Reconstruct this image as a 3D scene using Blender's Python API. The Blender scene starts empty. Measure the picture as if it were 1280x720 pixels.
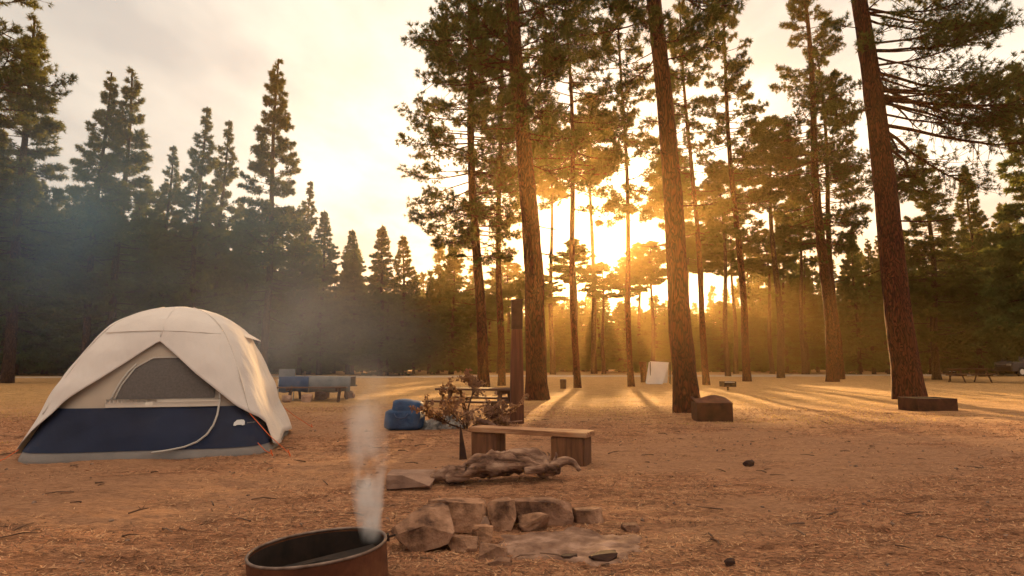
import bpy, bmesh, math, random
import numpy as np
from mathutils import Vector, Matrix, noise as mnoise

random.seed(7); RNG = np.random.default_rng(7)
PI = math.pi; R = math.radians
S = bpy.context.scene; COL = S.collection

# ------------------------------------------------------------------ camera model
F = 782.0; CAMH = 1.2; PITCH = math.atan(90 / F)
def ray(px, py):
    dx = (px - 640) / F; dy = (360 - py) / F
    return Vector((dx, math.cos(PITCH) - dy * math.sin(PITCH), math.sin(PITCH) + dy * math.cos(PITCH)))
def at(px, py, Y):                       # world point seen at that pixel, Y metres north of the camera
    d = ray(px, py); k = Y / d.y
    return Vector((d.x * k, Y, CAMH + d.z * k))
def gnd(px, py):                         # point on the ground seen at that pixel
    d = ray(px, py); k = -CAMH / d.z
    return Vector((d.x * k, d.y * k, 0))

cam_d = bpy.data.cameras.new('camera'); cam = bpy.data.objects.new('camera', cam_d); COL.objects.link(cam)
cam.location = (0, 0, CAMH); cam.rotation_euler = (PI / 2 + PITCH, 0, 0)
cam_d.sensor_width = 36; cam_d.lens = 36 * F / 1280; cam_d.clip_start = .05; cam_d.clip_end = 2000
S.camera = cam

# ------------------------------------------------------------------ helpers
def tag(o, label=None, cat=None, group=None, kind=None):
    if label: o['label'] = label
    if cat: o['category'] = cat
    if group: o['group'] = group
    if kind: o['kind'] = kind
    return o
def empty(name, loc, rz=0, **k):
    o = bpy.data.objects.new(name, None); COL.objects.link(o); o.location = loc; o.rotation_euler = (0, 0, rz)
    o.empty_display_size = .2
    return tag(o, **k)
def link(name, me, mat, parent=None, loc=(0, 0, 0), smooth=False, **k):
    for m in (mat if isinstance(mat, (list, tuple)) else [mat]): me.materials.append(m)
    if smooth: me.polygons.foreach_set('use_smooth', np.ones(len(me.polygons), dtype=bool))
    o = bpy.data.objects.new(name, me); COL.objects.link(o); o.location = loc
    if parent: o.parent = parent
    return tag(o, **k)
def me_np(name, V, Fc, mi=None):          # V (n,3); Fc (m,3|4) int array
    V = np.asarray(V, dtype=np.float32); Fc = np.asarray(Fc, dtype=np.int32)
    me = bpy.data.meshes.new(name); n, k = Fc.shape
    me.vertices.add(len(V)); me.vertices.foreach_set('co', V.ravel())
    me.loops.add(n * k); me.loops.foreach_set('vertex_index', Fc.ravel())
    me.polygons.add(n); me.polygons.foreach_set('loop_start', np.arange(0, n * k, k, dtype=np.int32))
    if mi is not None: me.polygons.foreach_set('material_index', np.asarray(mi, dtype=np.int32))
    me.update(calc_edges=True); return me
def me_bm(bm, name='m'):
    me = bpy.data.meshes.new(name); bm.normal_update(); bm.to_mesh(me); bm.free(); return me
class MB:                                 # collects quads/tris
    def __init__(s): s.V = []; s.F = []
    def add(s, vs, fs):
        b = len(s.V); s.V += [tuple(v) for v in vs]; s.F += [tuple(b + i for i in f) for f in fs]
    def box(s, c, d, rot=None, j=0):
        vs = []
        for x in (-.5, .5):
            for y in (-.5, .5):
                for z in (-.5, .5):
                    v = Vector((x * d[0] + random.uniform(-j, j), y * d[1] + random.uniform(-j, j), z * d[2] + random.uniform(-j, j)))
                    if rot is not None: v = rot @ v
                    vs.append(v + Vector(c))
        s.add(vs, [(0, 1, 3, 2), (4, 6, 7, 5), (0, 4, 5, 1), (2, 3, 7, 6), (0, 2, 6, 4), (1, 5, 7, 3)])
    def tube(s, P, r, seg=8, cap=True, amp=0, freq=3):
        P = [Vector(p) for p in P]; n = len(P)
        r = r if isinstance(r, (list, tuple)) else [r] * n
        vs = []; up = Vector((.13, .07, 1)).normalized()
        for i, p in enumerate(P):
            t = (P[min(i + 1, n - 1)] - P[max(i - 1, 0)]).normalized()
            a = t.cross(up)
            if a.length < .1: a = t.cross(Vector((1, 0, 0)))
            a.normalize(); b = t.cross(a)
            for k in range(seg):
                th = 2 * PI * k / seg; dr = a * math.cos(th) + b * math.sin(th)
                q = p + dr * r[i]
                if amp: q += dr * amp * mnoise.fractal(q * freq, .8, 2, 4)
                vs.append(q)
        fs = [(i * seg + k, i * seg + (k + 1) % seg, (i + 1) * seg + (k + 1) % seg, (i + 1) * seg + k) for i in range(n - 1) for k in range(seg)]
        if cap: fs += [tuple(range(seg))[::-1], tuple((n - 1) * seg + k for k in range(seg))]
        s.add(vs, fs)
    def mesh(s, bevel=0, seg=1):
        me = bpy.data.meshes.new('m'); me.from_pydata(s.V, [], s.F); me.update()
        bm = bmesh.new(); bm.from_mesh(me); bmesh.ops.recalc_face_normals(bm, faces=bm.faces)
        if bevel: bmesh.ops.bevel(bm, geom=list(bm.edges), offset=bevel, segments=seg, affect='EDGES', clamp_overlap=True)
        bm.to_mesh(me); bm.free(); return me
# --- numpy value noise
def _h(ix, iy):
    n = (ix * 374761393 + iy * 668265263) & 0xffffffff
    n = ((n ^ (n >> 13)) * 1274126177) & 0xffffffff
    return ((n ^ (n >> 16)) & 0xffff) / 65535.0
def vnoise(x, y):
    x = np.asarray(x, dtype=np.float64); y = np.asarray(y, dtype=np.float64)
    xi = np.floor(x).astype(np.int64); yi = np.floor(y).astype(np.int64); fx = x - xi; fy = y - yi
    fx = fx * fx * (3 - 2 * fx); fy = fy * fy * (3 - 2 * fy)
    a = _h(xi, yi); b = _h(xi + 1, yi); c = _h(xi, yi + 1); d = _h(xi + 1, yi + 1)
    return (a + (b - a) * fx) * (1 - fy) + (c + (d - c) * fx) * fy - .5
def fbm(x, y, o=4):
    t = 0; a = 1
    for k in range(o): t = t + a * vnoise(x * 2 ** k + 17 * k, y * 2 ** k - 31 * k); a *= .5
    return t

# ------------------------------------------------------------------ materials
class NT:
    def __init__(s, m): s.t = m.node_tree; s.n = s.t.nodes; s.l = s.t.links; s.m = m
    def new(s, ty, **k):
        x = s.n.new(ty)
        for a, v in k.items():
            if a.startswith('_'): x.inputs[a[1:].replace('_', ' ')].default_value = v
            else: setattr(x, a, v)
        return x
    def c(s, a, b): s.l.new(a, b)
    def coord(s, out='Object', scale=(1, 1, 1)):
        t = s.new('ShaderNodeTexCoord'); m = s.new('ShaderNodeMapping'); m.inputs['Scale'].default_value = scale
        s.c(t.outputs[out], m.inputs[0]); return m.outputs[0]
    def noise(s, co, scale, detail=5, rough=.6):
        n = s.new('ShaderNodeTexNoise'); n.inputs['Scale'].default_value = scale; n.inputs['Detail'].default_value = detail
        n.inputs['Roughness'].default_value = rough; s.c(co, n.inputs['Vector']); return n.outputs['Fac']
    def ramp(s, fac, stops):
        r = s.new('ShaderNodeValToRGB'); e = r.color_ramp.elements
        while len(e) < len(stops): e.new(.5)
        for i, (p, col) in enumerate(stops): e[i].position = p; e[i].color = (*col, 1) if len(col) == 3 else col
        s.c(fac, r.inputs[0]); return r.outputs[0]
    def mix(s, f, a, b, mode='MIX'):
        m = s.new('ShaderNodeMix', data_type='RGBA', blend_type=mode)
        for i, v in ((0, f), (6, a), (7, b)):
            if hasattr(v, 'links'): s.c(v, m.inputs[i])
            else: m.inputs[i].default_value = v if i == 0 else (*v, 1)
        return m.outputs[2]
    def math(s, op, a, b=0.0, clamp=False):
        m = s.new('ShaderNodeMath', operation=op); m.use_clamp = clamp
        for i, v in ((0, a), (1, b)):
            if hasattr(v, 'links'): s.c(v, m.inputs[i])
            else: m.inputs[i].default_value = v
        return m.outputs[0]
    def bump(s, h, strength=.5, dist=.02):
        b = s.new('ShaderNodeBump'); b.inputs['Strength'].default_value = strength; b.inputs['Distance'].default_value = dist
        s.c(h, b.inputs['Height']); return b.outputs[0]
def newmat(name):
    m = bpy.data.materials.new(name); m.use_nodes = True; return m, NT(m)
def pbr(name, c1, c2=None, scale=4, stretch=(1, 1, 1), rough=.8, metal=0, bump=.3, bdist=.01, detail=6, c3=None, spec=.3, bscale=None, pos=(.35, .65)):
    m, t = newmat(name); b = t.n['Principled BSDF']
    co = t.coord('Object', stretch); n = t.noise(co, scale, detail)
    st = [(pos[0], c1), (pos[1], c2 or c1)]
    if c3: st = [(pos[0], c1), ((pos[0] + pos[1]) / 2, c2), (pos[1], c3)]
    t.c(t.ramp(n, st), b.inputs['Base Color'])
    b.inputs['Roughness'].default_value = rough; b.inputs['Metallic'].default_value = metal; b.inputs['Specular IOR Level'].default_value = spec
    if bump:
        n2 = t.noise(co, bscale or scale * 4, 6, .65); t.c(t.bump(n2, bump, bdist), b.inputs['Normal'])
    return m
M = {}
# bark: long vertical plates
def bark_mat(name, dark, mid, light):
    m, t = newmat(name); b = t.n['Principled BSDF']
    co = t.coord('Object', (1, 1, .22))
    dco = t.new('ShaderNodeVectorMath', operation='ADD'); nn = t.new('ShaderNodeTexNoise'); nn.inputs['Scale'].default_value = 3; t.c(co, nn.inputs['Vector'])
    t.c(co, dco.inputs[0]); t.c(nn.outputs['Color'], dco.inputs[1])
    v = t.new('ShaderNodeTexVoronoi', feature='DISTANCE_TO_EDGE'); v.inputs['Scale'].default_value = 13; t.c(dco.outputs[0], v.inputs['Vector'])
    n1 = t.noise(co, 22, 6)
    e = t.math('MULTIPLY', v.outputs['Distance'], 4, True)
    f = t.math('MULTIPLY', e, t.math('ADD', n1, .35), True)
    t.c(t.ramp(f, [(.05, dark), (.45, mid), (.95, light)]), b.inputs['Base Color'])
    b.inputs['Roughness'].default_value = .9; b.inputs['Specular IOR Level'].default_value = .15
    t.c(t.bump(f, .8, .04), b.inputs['Normal']); return m
M['bark'] = bark_mat('pine_bark', (.022, .008, .006), (.082, .022, .011), (.135, .038, .019))
M['bark_far'] = bark_mat('grey_pine_bark', (.024, .013, .009), (.065, .034, .022), (.10, .056, .036))
def leaf_mat(name, a, b_, trans, amt=.35):
    m, t = newmat(name); t.n.remove(t.n['Principled BSDF']); out = t.n['Material Output']
    oi = t.new('ShaderNodeObjectInfo'); co = t.coord('Object'); n = t.noise(co, .9, 3)
    f = t.math('ADD', t.math('MULTIPLY', n, .8), t.math('MULTIPLY', oi.outputs['Random'], .3), True)
    c = t.ramp(f, [(.3, a), (.75, b_)])
    d = t.new('ShaderNodeBsdfDiffuse'); t.c(c, d.inputs[0])
    tr = t.new('ShaderNodeBsdfTranslucent'); t.c(t.mix(.5, c, trans), tr.inputs[0])
    mx = t.new('ShaderNodeMixShader'); mx.inputs[0].default_value = amt
    t.c(d.outputs[0], mx.inputs[1]); t.c(tr.outputs[0], mx.inputs[2]); t.c(mx.outputs[0], out.inputs[0]); return m
M['needle'] = leaf_mat('pine_needles', (.030, .055, .018), (.085, .11, .032), (.20, .17, .035), .36)
M['needle_fir'] = leaf_mat('fir_needles', (.032, .070, .030), (.095, .14, .045), (.22, .20, .04), .38)
M['needle_rust'] = leaf_mat('rusty_needles', (.20, .075, .03), (.30, .13, .05), (.4, .18, .05), .35)

# ------------------------------------------------------------------ trees
def needles(P, D, per, L, W, rng, spread=1.0):
    """tufts of needles at points P pointing along D -> verts, tri faces"""
    n = len(P); P = np.repeat(P, per, 0); D = np.repeat(D, per, 0)
    d = rng.normal(size=P.shape); d /= np.linalg.norm(d, axis=1, keepdims=True) + 1e-9
    W = W * 1.35; d = d * spread + D * .75; d /= np.linalg.norm(d, axis=1, keepdims=True) + 1e-9
    l = L * rng.uniform(.6, 1.15, (len(P), 1)); s = np.cross(d, rng.normal(size=P.shape)); s /= np.linalg.norm(s, axis=1, keepdims=True) + 1e-9
    w = W * rng.uniform(.7, 1.3, (len(P), 1))
    V = np.stack([P + d * l * .05 - s * w * .5, P + d * l * .05 + s * w * .5, P + d * l], 1).reshape(-1, 3)
    return V, np.arange(len(V)).reshape(-1, 3)
def tubes_np(paths, radii, seg):           # paths (n,k,3) radii (n,k)
    n, k, _ = paths.shape
    T = np.gradient(paths, axis=1); T /= np.linalg.norm(T, axis=2, keepdims=True) + 1e-9
    up = np.array([.11, .2, .97]); A = np.cross(T, up); A /= np.linalg.norm(A, axis=2, keepdims=True) + 1e-9; B = np.cross(T, A)
    th = np.arange(seg) * 2 * PI / seg
    V = paths[:, :, None, :] + radii[:, :, None, None] * (A[:, :, None, :] * np.cos(th)[None, None, :, None] + B[:, :, None, :] * np.sin(th)[None, None, :, None])
    idx = np.arange(n * k * seg).reshape(n, k, seg)
    a = idx[:, :-1]; b = idx[:, 1:]
    Fc = np.stack([a, np.roll(a, -1, 2), np.roll(b, -1, 2), b], -1).reshape(-1, 4)
    return V.reshape(-1, 3), Fc
def tree_meshes(seed, H, r0, z0, rad, nb, side=7, tper=26, L=.17, W=.014, droop=0., seg=14, dens=1.0, bare=0, kind='pine', azb=None, flare=1.35, twigseg=3, lean=(0, 0), tips=1.0):
    """rad(t) crown radius at t=0..1 (crown bottom..top). Returns trunk+limbs mesh and crown mesh"""
    rng = np.random.default_rng(seed); nb = int(nb * 1.35)
    # trunk
    nz = max(10, int(H / .45)); zs = np.linspace(0, H, nz); zs[0] = -.35
    cx = lean[0] * zs + .12 * np.sin(zs * .35 + seed) * np.minimum(zs / 4, 1); cy = lean[1] * zs + .10 * np.cos(zs * .3 + seed * 2) * np.minimum(zs / 4, 1)
    rr = r0 * (1 - .82 * np.clip(zs / H, 0, 1) ** 1.15) * (1 + (flare - 1) * np.exp(-np.maximum(zs, 0) / .35))
    th = np.arange(seg) * 2 * PI / seg
    ridge = 1 + .045 * rng.normal(size=(nz, seg)) + .06 * np.sin(th * 5 + seed)[None] * np.exp(-np.maximum(zs, 0) / .6)[:, None]
    V = np.stack([cx[:, None] + rr[:, None] * ridge * np.cos(th), cy[:, None] + rr[:, None] * ridge * np.sin(th), np.repeat(zs[:, None], seg, 1)], -1).reshape(-1, 3)
    idx = np.arange(nz * seg).reshape(nz, seg); a = idx[:-1]; b = idx[1:]
    Fq = np.stack([a, np.roll(a, -1, 1), np.roll(b, -1, 1), b], -1).reshape(-1, 4)
    # limbs
    n = nb + bare
    t = np.sort(rng.uniform(0, 1, nb) ** .92); zb = z0 + t * (H - z0) * .985
    if bare: zb = np.concatenate([zb, rng.uniform(z0 * .45, z0 + .15 * (H - z0), bare)]); t = np.concatenate([t, np.zeros(bare)])
    az = rng.uniform(0, 2 * PI, n) if azb is None else azb(rng, n, zb)
    Ln = rad(t, az, zb) * rng.uniform(.62, 1.1, n)
    if bare: Ln[nb:] = rng.uniform(.5, 1.0, bare) * rad(np.full(bare, .05), az[nb:], zb[nb:]) * .7
    e0 = (-.12 + .75 * t ** 2 - droop * (1 - t)) + rng.normal(0, .12, n)
    k = 7; u = np.linspace(0, 1, k)
    curl = rng.uniform(.05, .35, n) if kind == 'pine' else rng.uniform(-.1, .15, n)
    ang = e0[:, None] + curl[:, None] * (u[None] ** 2) * 1.6 - .25 * u[None] * (1 - u[None])
    azw = az[:, None] + rng.normal(0, .18, (n, 1)) * u[None] + .08 * rng.normal(size=(n, k))
    step = Ln[:, None] / (k - 1)
    dx = np.cos(ang) * np.cos(azw) * step; dy = np.cos(ang) * np.sin(azw) * step; dz = np.sin(ang) * step
    px = np.interp(zb, zs, cx); py = np.interp(zb, zs, cy)
    path = np.stack([px[:, None] + np.cumsum(dx, 1) - dx[:, :1], py[:, None] + np.cumsum(dy, 1) - dy[:, :1], zb[:, None] + np.cumsum(dz, 1) - dz[:, :1]], -1)
    br = (.010 + .0115 * Ln)[:, None] * (1 - .8 * u[None])
    V2, F2 = tubes_np(path, br, 4)
    F2 = F2 + len(V); V = np.concatenate([V, V2]); Fq = np.concatenate([Fq, F2])
    # twigs
    nt = np.maximum(2, (side * 1.5 * dens * (Ln / (np.mean(Ln) + 1e-6)) ** 1.1)).astype(int); nt[nb:] = 2
    bi = np.repeat(np.arange(n), nt); m = len(bi)
    s0 = .28 if kind == 'pine' else .12
    uu = s0 + (1 - s0) * rng.uniform(0, 1, m) ** .8
    fi = uu * (k - 1); i0 = np.minimum(fi.astype(int), k - 2); fr = (fi - i0)[:, None]
    P0 = path[bi, i0] * (1 - fr) + path[bi, i0 + 1] * fr
    T = path[bi, i0 + 1] - path[bi, i0]; T /= np.linalg.norm(T, axis=1, keepdims=True) + 1e-9
    sidev = np.cross(T, [0, 0, 1.]); sidev /= np.linalg.norm(sidev, axis=1, keepdims=True) + 1e-9
    sg = rng.choice([-1., 1.], (m, 1))
    D = T * rng.uniform(.5, 1.0, (m, 1)) + sidev * sg * rng.uniform(.3, 1., (m, 1)) + np.array([0, 0, 1.]) * rng.uniform(-.5 if kind == 'pine' else -.35, .75 if kind == 'pine' else .25, (m, 1))
    D /= np.linalg.norm(D, axis=1, keepdims=True) + 1e-9
    tl = (Ln[bi] * (.34 if kind == 'pine' else .4) * (1.15 - uu * .75) * rng.uniform(.5, 1.2, m))[:, None]
    tw = np.stack([P0, P0 + D * tl * .5 + np.array([0, 0, -.03]) * tl, P0 + D * tl], 1)
    V3, F3 = tubes_np(tw, np.tile(np.array([[.012, .008, .004]]), (m, 1)) * (H / 16) ** .5, 3)
    F3 = F3 + len(V); V = np.concatenate([V, V3]); Fq = np.concatenate([Fq, F3])
    live = bi < nb
    if bare: live = live | (rng.uniform(size=m) < .35)
    # tufts: twig ends + along twigs + branch ends
    TP = [tw[live, 2]]; TD = [D[live]]
    for f, pr in ((.78, .85), (.5, .6)):
        s = live & (rng.uniform(size=m) < pr * tips)
        TP.append(P0[s] + D[s] * tl[s] * f + rng.normal(0, .06, (s.sum(), 3))); TD.append(D[s])
    TP.append(path[:nb, -1]); TD.append((path[:nb, -1] - path[:nb, -2]) / (np.linalg.norm(path[:nb, -1] - path[:nb, -2], axis=1, keepdims=True) + 1e-9))
    TP = np.concatenate(TP); TD = np.concatenate(TD)
    Vn, Fn = needles(TP, TD, tper, L, W, rng)
    return me_np('trunk', V, Fq), me_np('crown', Vn, Fn)
def put_tree(meshes, name, loc, label, group=None, rz=0, rot=(0, 0), sc=(1, 1, 1), cat='tree', needle='needle', bark='bark', own=True):
    e = empty(name, loc, rz, label=label, cat=cat, group=group)
    e.rotation_euler = (rot[0], rot[1], rz); e.scale = sc
    for nm, me, mt in (('trunk', meshes[0], M[bark]), ('crown', meshes[1], M[needle])):
        if not me.materials:
            me.materials.append(mt)
            if nm == 'trunk': me.polygons.foreach_set('use_smooth', np.ones(len(me.polygons), dtype=bool))
        o = bpy.data.objects.new(nm, me); COL.objects.link(o); o.parent = e
    return e
def leanto(bx, by, tx, ty):                # lean so a trunk runs through both pixels
    b = gnd(bx, by); t = at(tx, ty, b.y); return b, ((t.x - b.x) / t.z, 0.0)

def pineR(rmax, full=.25):                 # crown radius profile of a pine
    return lambda t, az, z: rmax * np.clip(np.minimum(.55 + t / full * .45, 1.0), .2, 1) * np.clip(1.04 - t, .0, 1) ** .62 + .12
def coneR(rmax): return lambda t, az, z: rmax * np.clip(1.0 - t, 0, 1) ** .8 + .15

def spireR(rmax): return lambda t, az, z: rmax * np.minimum(1, .7 + t * 2) * np.clip(1.03 - t, 0, 1) ** .95 + .1
# --- hand-placed pines whose trunks the photo shows
def big(label, bx, by, tx, ty, r, H, z0, rad, nb, name='pine_tree', **k):
    b, ln = leanto(bx, by, tx, ty)
    ms = tree_meshes(k.pop('seed'), H, r, z0, rad, nb, lean=ln, **k)
    return put_tree(ms, name, (b.x, b.y, gh(b.x, b.y)), label)

# ------------------------------------------------------------------ ground height
log_c = gnd(650, 600)
def gh_np(x, y, fine=False):
    x = np.asarray(x, float); y = np.asarray(y, float)
    h = .10 * fbm(x * .11 + 5, y * .11, 3) * np.clip((np.hypot(x, y) - 4) / 8, 0, 1)
    h = h + .035 * fbm(x * .5, y * .8 + 3, 2)
    h = h + .10 * np.exp(-(((x - log_c.x - .05) / .8) ** 2 + ((y - log_c.y + .25) / .42) ** 2))
    if fine:
        d = np.hypot(x, y); f = np.clip(1.25 - d / 16, .28, 1)
        h = h + f * (.05 * fbm(x * 1.1 + 9, y * 2.6, 4) + .02 * fbm(x * 6, y * 11, 3) + .006 * fbm(x * 30, y * 30, 2))
    return h
def gh(x, y): return float(gh_np(x, y))
def G(px, py):
    p = gnd(px, py)
    for _ in range(3):
        d = ray(px, py); z = gh(p.x, p.y); k = (z - CAMH) / d.z; p = Vector((d.x * k, d.y * k, z))
    return p

def bare_np(x, y):
    return np.clip((fbm(x * .33 + 3, y * .55 + 8, 4) - .05) * 5, 0, 1)
def build_ground():
    rs = np.concatenate([[.05, .5], np.geomspace(1.0, 30, 620), np.geomspace(30.5, 300, 90)])
    aa = np.concatenate([np.linspace(-50, 50, 640), np.linspace(52, 308, 60)]) * PI / 180
    Rr, A = np.meshgrid(rs, aa, indexing='ij'); X = Rr * np.sin(A); Y = Rr * np.cos(A)
    Z = gh_np(X, Y, True); Z = np.where(Rr < .3, 0, Z)
    V = np.stack([X, Y, Z], -1).reshape(-1, 3); nr, na = X.shape
    idx = np.arange(nr * na).reshape(nr, na); a = idx[:-1]; b = idx[1:]
    Fc = np.stack([a, b, np.roll(b, -1, 1), np.roll(a, -1, 1)], -1).reshape(-1, 4)
    me = me_np('ground', V, Fc)
    at_ = me.attributes.new('bare', 'FLOAT', 'POINT'); at_.data.foreach_set('value', bare_np(X, Y).ravel().astype(np.float32))
    m, t = newmat('pine_needle_litter'); bs = t.n['Principled BSDF']
    co = t.coord('Object'); cs = t.coord('Object', (.5, 1.7, 1))
    big_ = t.noise(co, .35, 4); mid = t.noise(cs, 3.2, 6, .65); fine = t.noise(cs, 26, 8, .75); str_ = t.noise(co, 90, 4, .8)
    c = t.ramp(mid, [(.33, (.12, .054, .032)), (.47, (.29, .142, .082)), (.66, (.44, .245, .15))])
    c = t.mix(t.math('MULTIPLY', big_, .45), c, (.42, .245, .16))
    c2 = t.ramp(fine, [(.34, (.22, .18, .16)), (.5, (.95, .93, .9)), (.68, (1.6, 1.5, 1.3))])
    c = t.mix(.85, c, c2, 'MULTIPLY')
    c3 = t.ramp(str_, [(.35, (.45, .4, .38)), (.6, (1.35, 1.3, 1.2))]); c = t.mix(.6, c, c3, 'MULTIPLY')
    ab = t.new('ShaderNodeAttribute', attribute_name='bare'); dirt = t.ramp(fine, [(.3, (.20, .10, .055)), (.55, (.36, .20, .118)), (.75, (.46, .27, .165))])
    c = t.mix(t.math('MULTIPLY', ab.outputs['Fac'], .75), c, dirt)
    # straw-coloured dry grass farther out, sunlit orange-gold painted into its colour
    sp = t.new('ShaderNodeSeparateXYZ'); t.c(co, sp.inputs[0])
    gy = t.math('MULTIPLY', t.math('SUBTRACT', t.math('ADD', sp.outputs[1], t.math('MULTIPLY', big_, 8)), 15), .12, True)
    sunlit_straw = t.ramp(mid, [(.3, (.30, .17, .07)), (.6, (.56, .36, .15))])
    c = t.mix(t.math('MULTIPLY', gy, .75), c, t.mix(.7, sunlit_straw, c2, 'MULTIPLY'))
    t.c(c, bs.inputs['Base Color']); bs.inputs['Roughness'].default_value = 1; bs.inputs['Specular IOR Level'].default_value = .1
    t.c(t.bump(t.math('ADD', fine, str_), .7, .03), bs.inputs['Normal'])
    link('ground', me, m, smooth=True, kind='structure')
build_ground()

# litter: loose needles and straw lying on the ground near the camera
def build_litter():
    rng = np.random.default_rng(3)
    n = 210000; r = 1.6 + 15 * rng.uniform(0, 1, n) ** 1.25; a = rng.uniform(R(-44), R(44), n)
    x = r * np.sin(a); y = r * np.cos(a)
    keep = fbm(x * 1.7, y * 2.6, 3) + rng.uniform(-.5, .5, n) - bare_np(x, y) * .7 > -.28; x, y = x[keep], y[keep]; n = len(x)
    z = gh_np(x, y, True)
    L = rng.uniform(.014, .045, n) * (1 + .06 * np.hypot(x, y)); th = rng.uniform(0, 2 * PI, n); el = np.abs(rng.normal(0, .2, n))
    d = np.stack([np.cos(th) * np.cos(el), np.sin(th) * np.cos(el), np.sin(el)], -1)
    s = np.stack([-np.sin(th), np.cos(th), rng.uniform(-.4, .4, n)], -1); w = (rng.uniform(.0016, .0038, n) * (1 + .09 * np.hypot(x, y)))[:, None]
    P = np.stack([x, y, z + .004], -1)
    V = np.stack([P - s * w, P + s * w, P + d * L[:, None]], 1).reshape(-1, 3); Fc = np.arange(n * 3).reshape(-1, 3)
    me = me_np('litter', V, Fc, rng.integers(0, 3, n))
    mats = [pbr('straw_needle', (.42, .22, .11), (.52, .31, .17), 3, bump=0, rough=.9), pbr('rust_needle', (.30, .12, .06), (.40, .18, .09), 3, bump=0, rough=.9), pbr('brown_needle', (.10, .05, .03), (.19, .10, .055), 3, bump=0, rough=.9)]
    link('needle_litter', me, mats, label='loose brown pine needles strewn over the campsite floor', cat='litter', kind='stuff')
    # upright dry grass in the clearing
    n = 60000; a = rng.uniform(R(-45), R(45), n); r = 12 + 30 * rng.uniform(0, 1, n) ** 1.1; x = r * np.sin(a); y = r * np.cos(a)
    keep = fbm(x * .5, y * .9 + 40, 3) > .0; x, y = x[keep], y[keep]; n = len(x); z = gh_np(x, y, True)
    d = rng.normal(size=(n, 3)) * .5; d[:, 2] = 1; h = rng.uniform(.015, .05, n)[:, None]; s = rng.normal(size=(n, 3)); s[:, 2] = 0; s /= np.linalg.norm(s, axis=1, keepdims=True)
    P = np.stack([x, y, z - .01], -1); w = .012
    V = np.stack([P - s * w, P + s * w, P + d * h], 1).reshape(-1, 3)
    link('dry_grass', me_np('g', V, np.arange(n * 3).reshape(-1, 3)), leaf_mat('dry_grass_blades', (.36, .23, .09), (.54, .36, .14), (.6, .45, .2), .4),
         label='sparse short dry yellow grass across the sunlit clearing', cat='grass', kind='stuff')
build_litter()
def build_twigs():
    rr = random.Random(12); mb = MB()
    for k in range(260):
        a = rr.uniform(R(-42), R(42)); r = 2.4 + 14 * rr.random() ** 1.2; x, y = r * math.sin(a), r * math.cos(a); z = float(gh_np(x, y, True)); L = rr.uniform(.05, .22); th = rr.uniform(0, 6.28); d = Vector((math.cos(th), math.sin(th), rr.uniform(-.05, .12))) * L
        b = Vector((x, y, z + .008)); m = b + d * .5 + Vector((rr.gauss(0, .1), rr.gauss(0, .1), .05)) * L; w = rr.uniform(.003, .008); mb.tube([b, m, b + d], [w, w * .9, w * .5], 5)
    link('fallen_twigs', mb.mesh(), pbr('dry_twig', (.07, .035, .022), (.20, .12, .08), 6, bump=0, rough=.9), label='thin dry twigs dropped here and there over the needle litter', cat='twigs', kind='stuff')
    mb = MB()
    for k in range(420):
        a = rr.uniform(R(-42), R(42)); r = 2.4 + 11 * rr.random(); x, y = r * math.sin(a), r * math.cos(a); z = float(gh_np(x, y, True)); w = rr.uniform(.006, .02) * (1 + .04 * r)
        vs = [Vector((x, y, z)) + Vector((rr.gauss(0, 1), rr.gauss(0, 1), rr.gauss(0, .6))).normalized() * w * rr.uniform(.7, 1.1) for _ in range(10)]
        bm = bmesh.new(); [bm.verts.new(v) for v in vs]; h = bmesh.ops.convex_hull(bm, input=bm.verts); bm.verts.index_update(); bm.verts.ensure_lookup_table()
        mb.add([v.co for v in bm.verts], [tuple(v.index for v in f.verts) for f in bm.faces]); bm.free()
    link('gravel', mb.mesh(), pbr('small_pebble', (.10, .06, .045), (.30, .20, .15), 9, bump=0, rough=.95), label='small loose pebbles sprinkled over the campsite floor', cat='gravel', kind='stuff')
build_twigs()

# pale dirt road at the edge of the wood
def build_road():
    V = []; xs = np.linspace(-90, 90, 120)
    yc = 47 + 2.0 * np.sin(xs * .05); ys = np.stack([yc - 2.4, yc - .8, yc + .8, yc + 2.4], 1)
    X = np.repeat(xs[:, None], 4, 1); V = np.stack([X, ys, gh_np(X, ys, True) + np.array([.0, .05, .05, .0])], -1).reshape(-1, 3)
    i = np.arange(120 * 4).reshape(120, 4); Fc = np.stack([i[:-1, :-1], i[1:, :-1], i[1:, 1:], i[:-1, 1:]], -1).reshape(-1, 4)
    link('dirt_road', me_np('r', V, Fc), pbr('pale_dirt', (.34, .25, .18), (.46, .36, .27), 2), kind='structure', smooth=True)
build_road()


# ------------------------------------------------------------------ trees: nearest pines
def azK(rng, n, z):
    a = rng.uniform(-PI, PI, n); m = rng.uniform(size=n) < .5; a[m] = rng.normal(R(8), R(28), m.sum()); return a
def radK(t, az, z): return (2.2 + 3.4 * np.clip(np.cos(az - R(5)), 0, 1) ** 1.2) * np.clip(1.04 - t, 0, 1) ** .5 + .2
big('massive leaning red-barked pine at right with long boughs reaching right, dark box beside its foot', 1137, 500, 1075, 0, .39, 23, 7.6, radK, 96, seed=11, side=22, tper=22, L=.17, W=.013, bare=5, seg=28, azb=azK, droop=.12)
big('thick red-barked pine right of the sun with the squat dark fire box at its foot', 860, 517, 815, 0, .265, 19, 8.0, pineR(2.6), 60, seed=12, side=11, tper=26, L=.17, W=.012, bare=12, seg=28)
big('thickest pine of the middle stand, right behind the dark-topped timber post', 671, 500, 645, 0, .315, 26, 8.0, pineR(3.7), 110, seed=13, side=13, tper=24, L=.18, W=.014, bare=9, seg=28)
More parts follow.
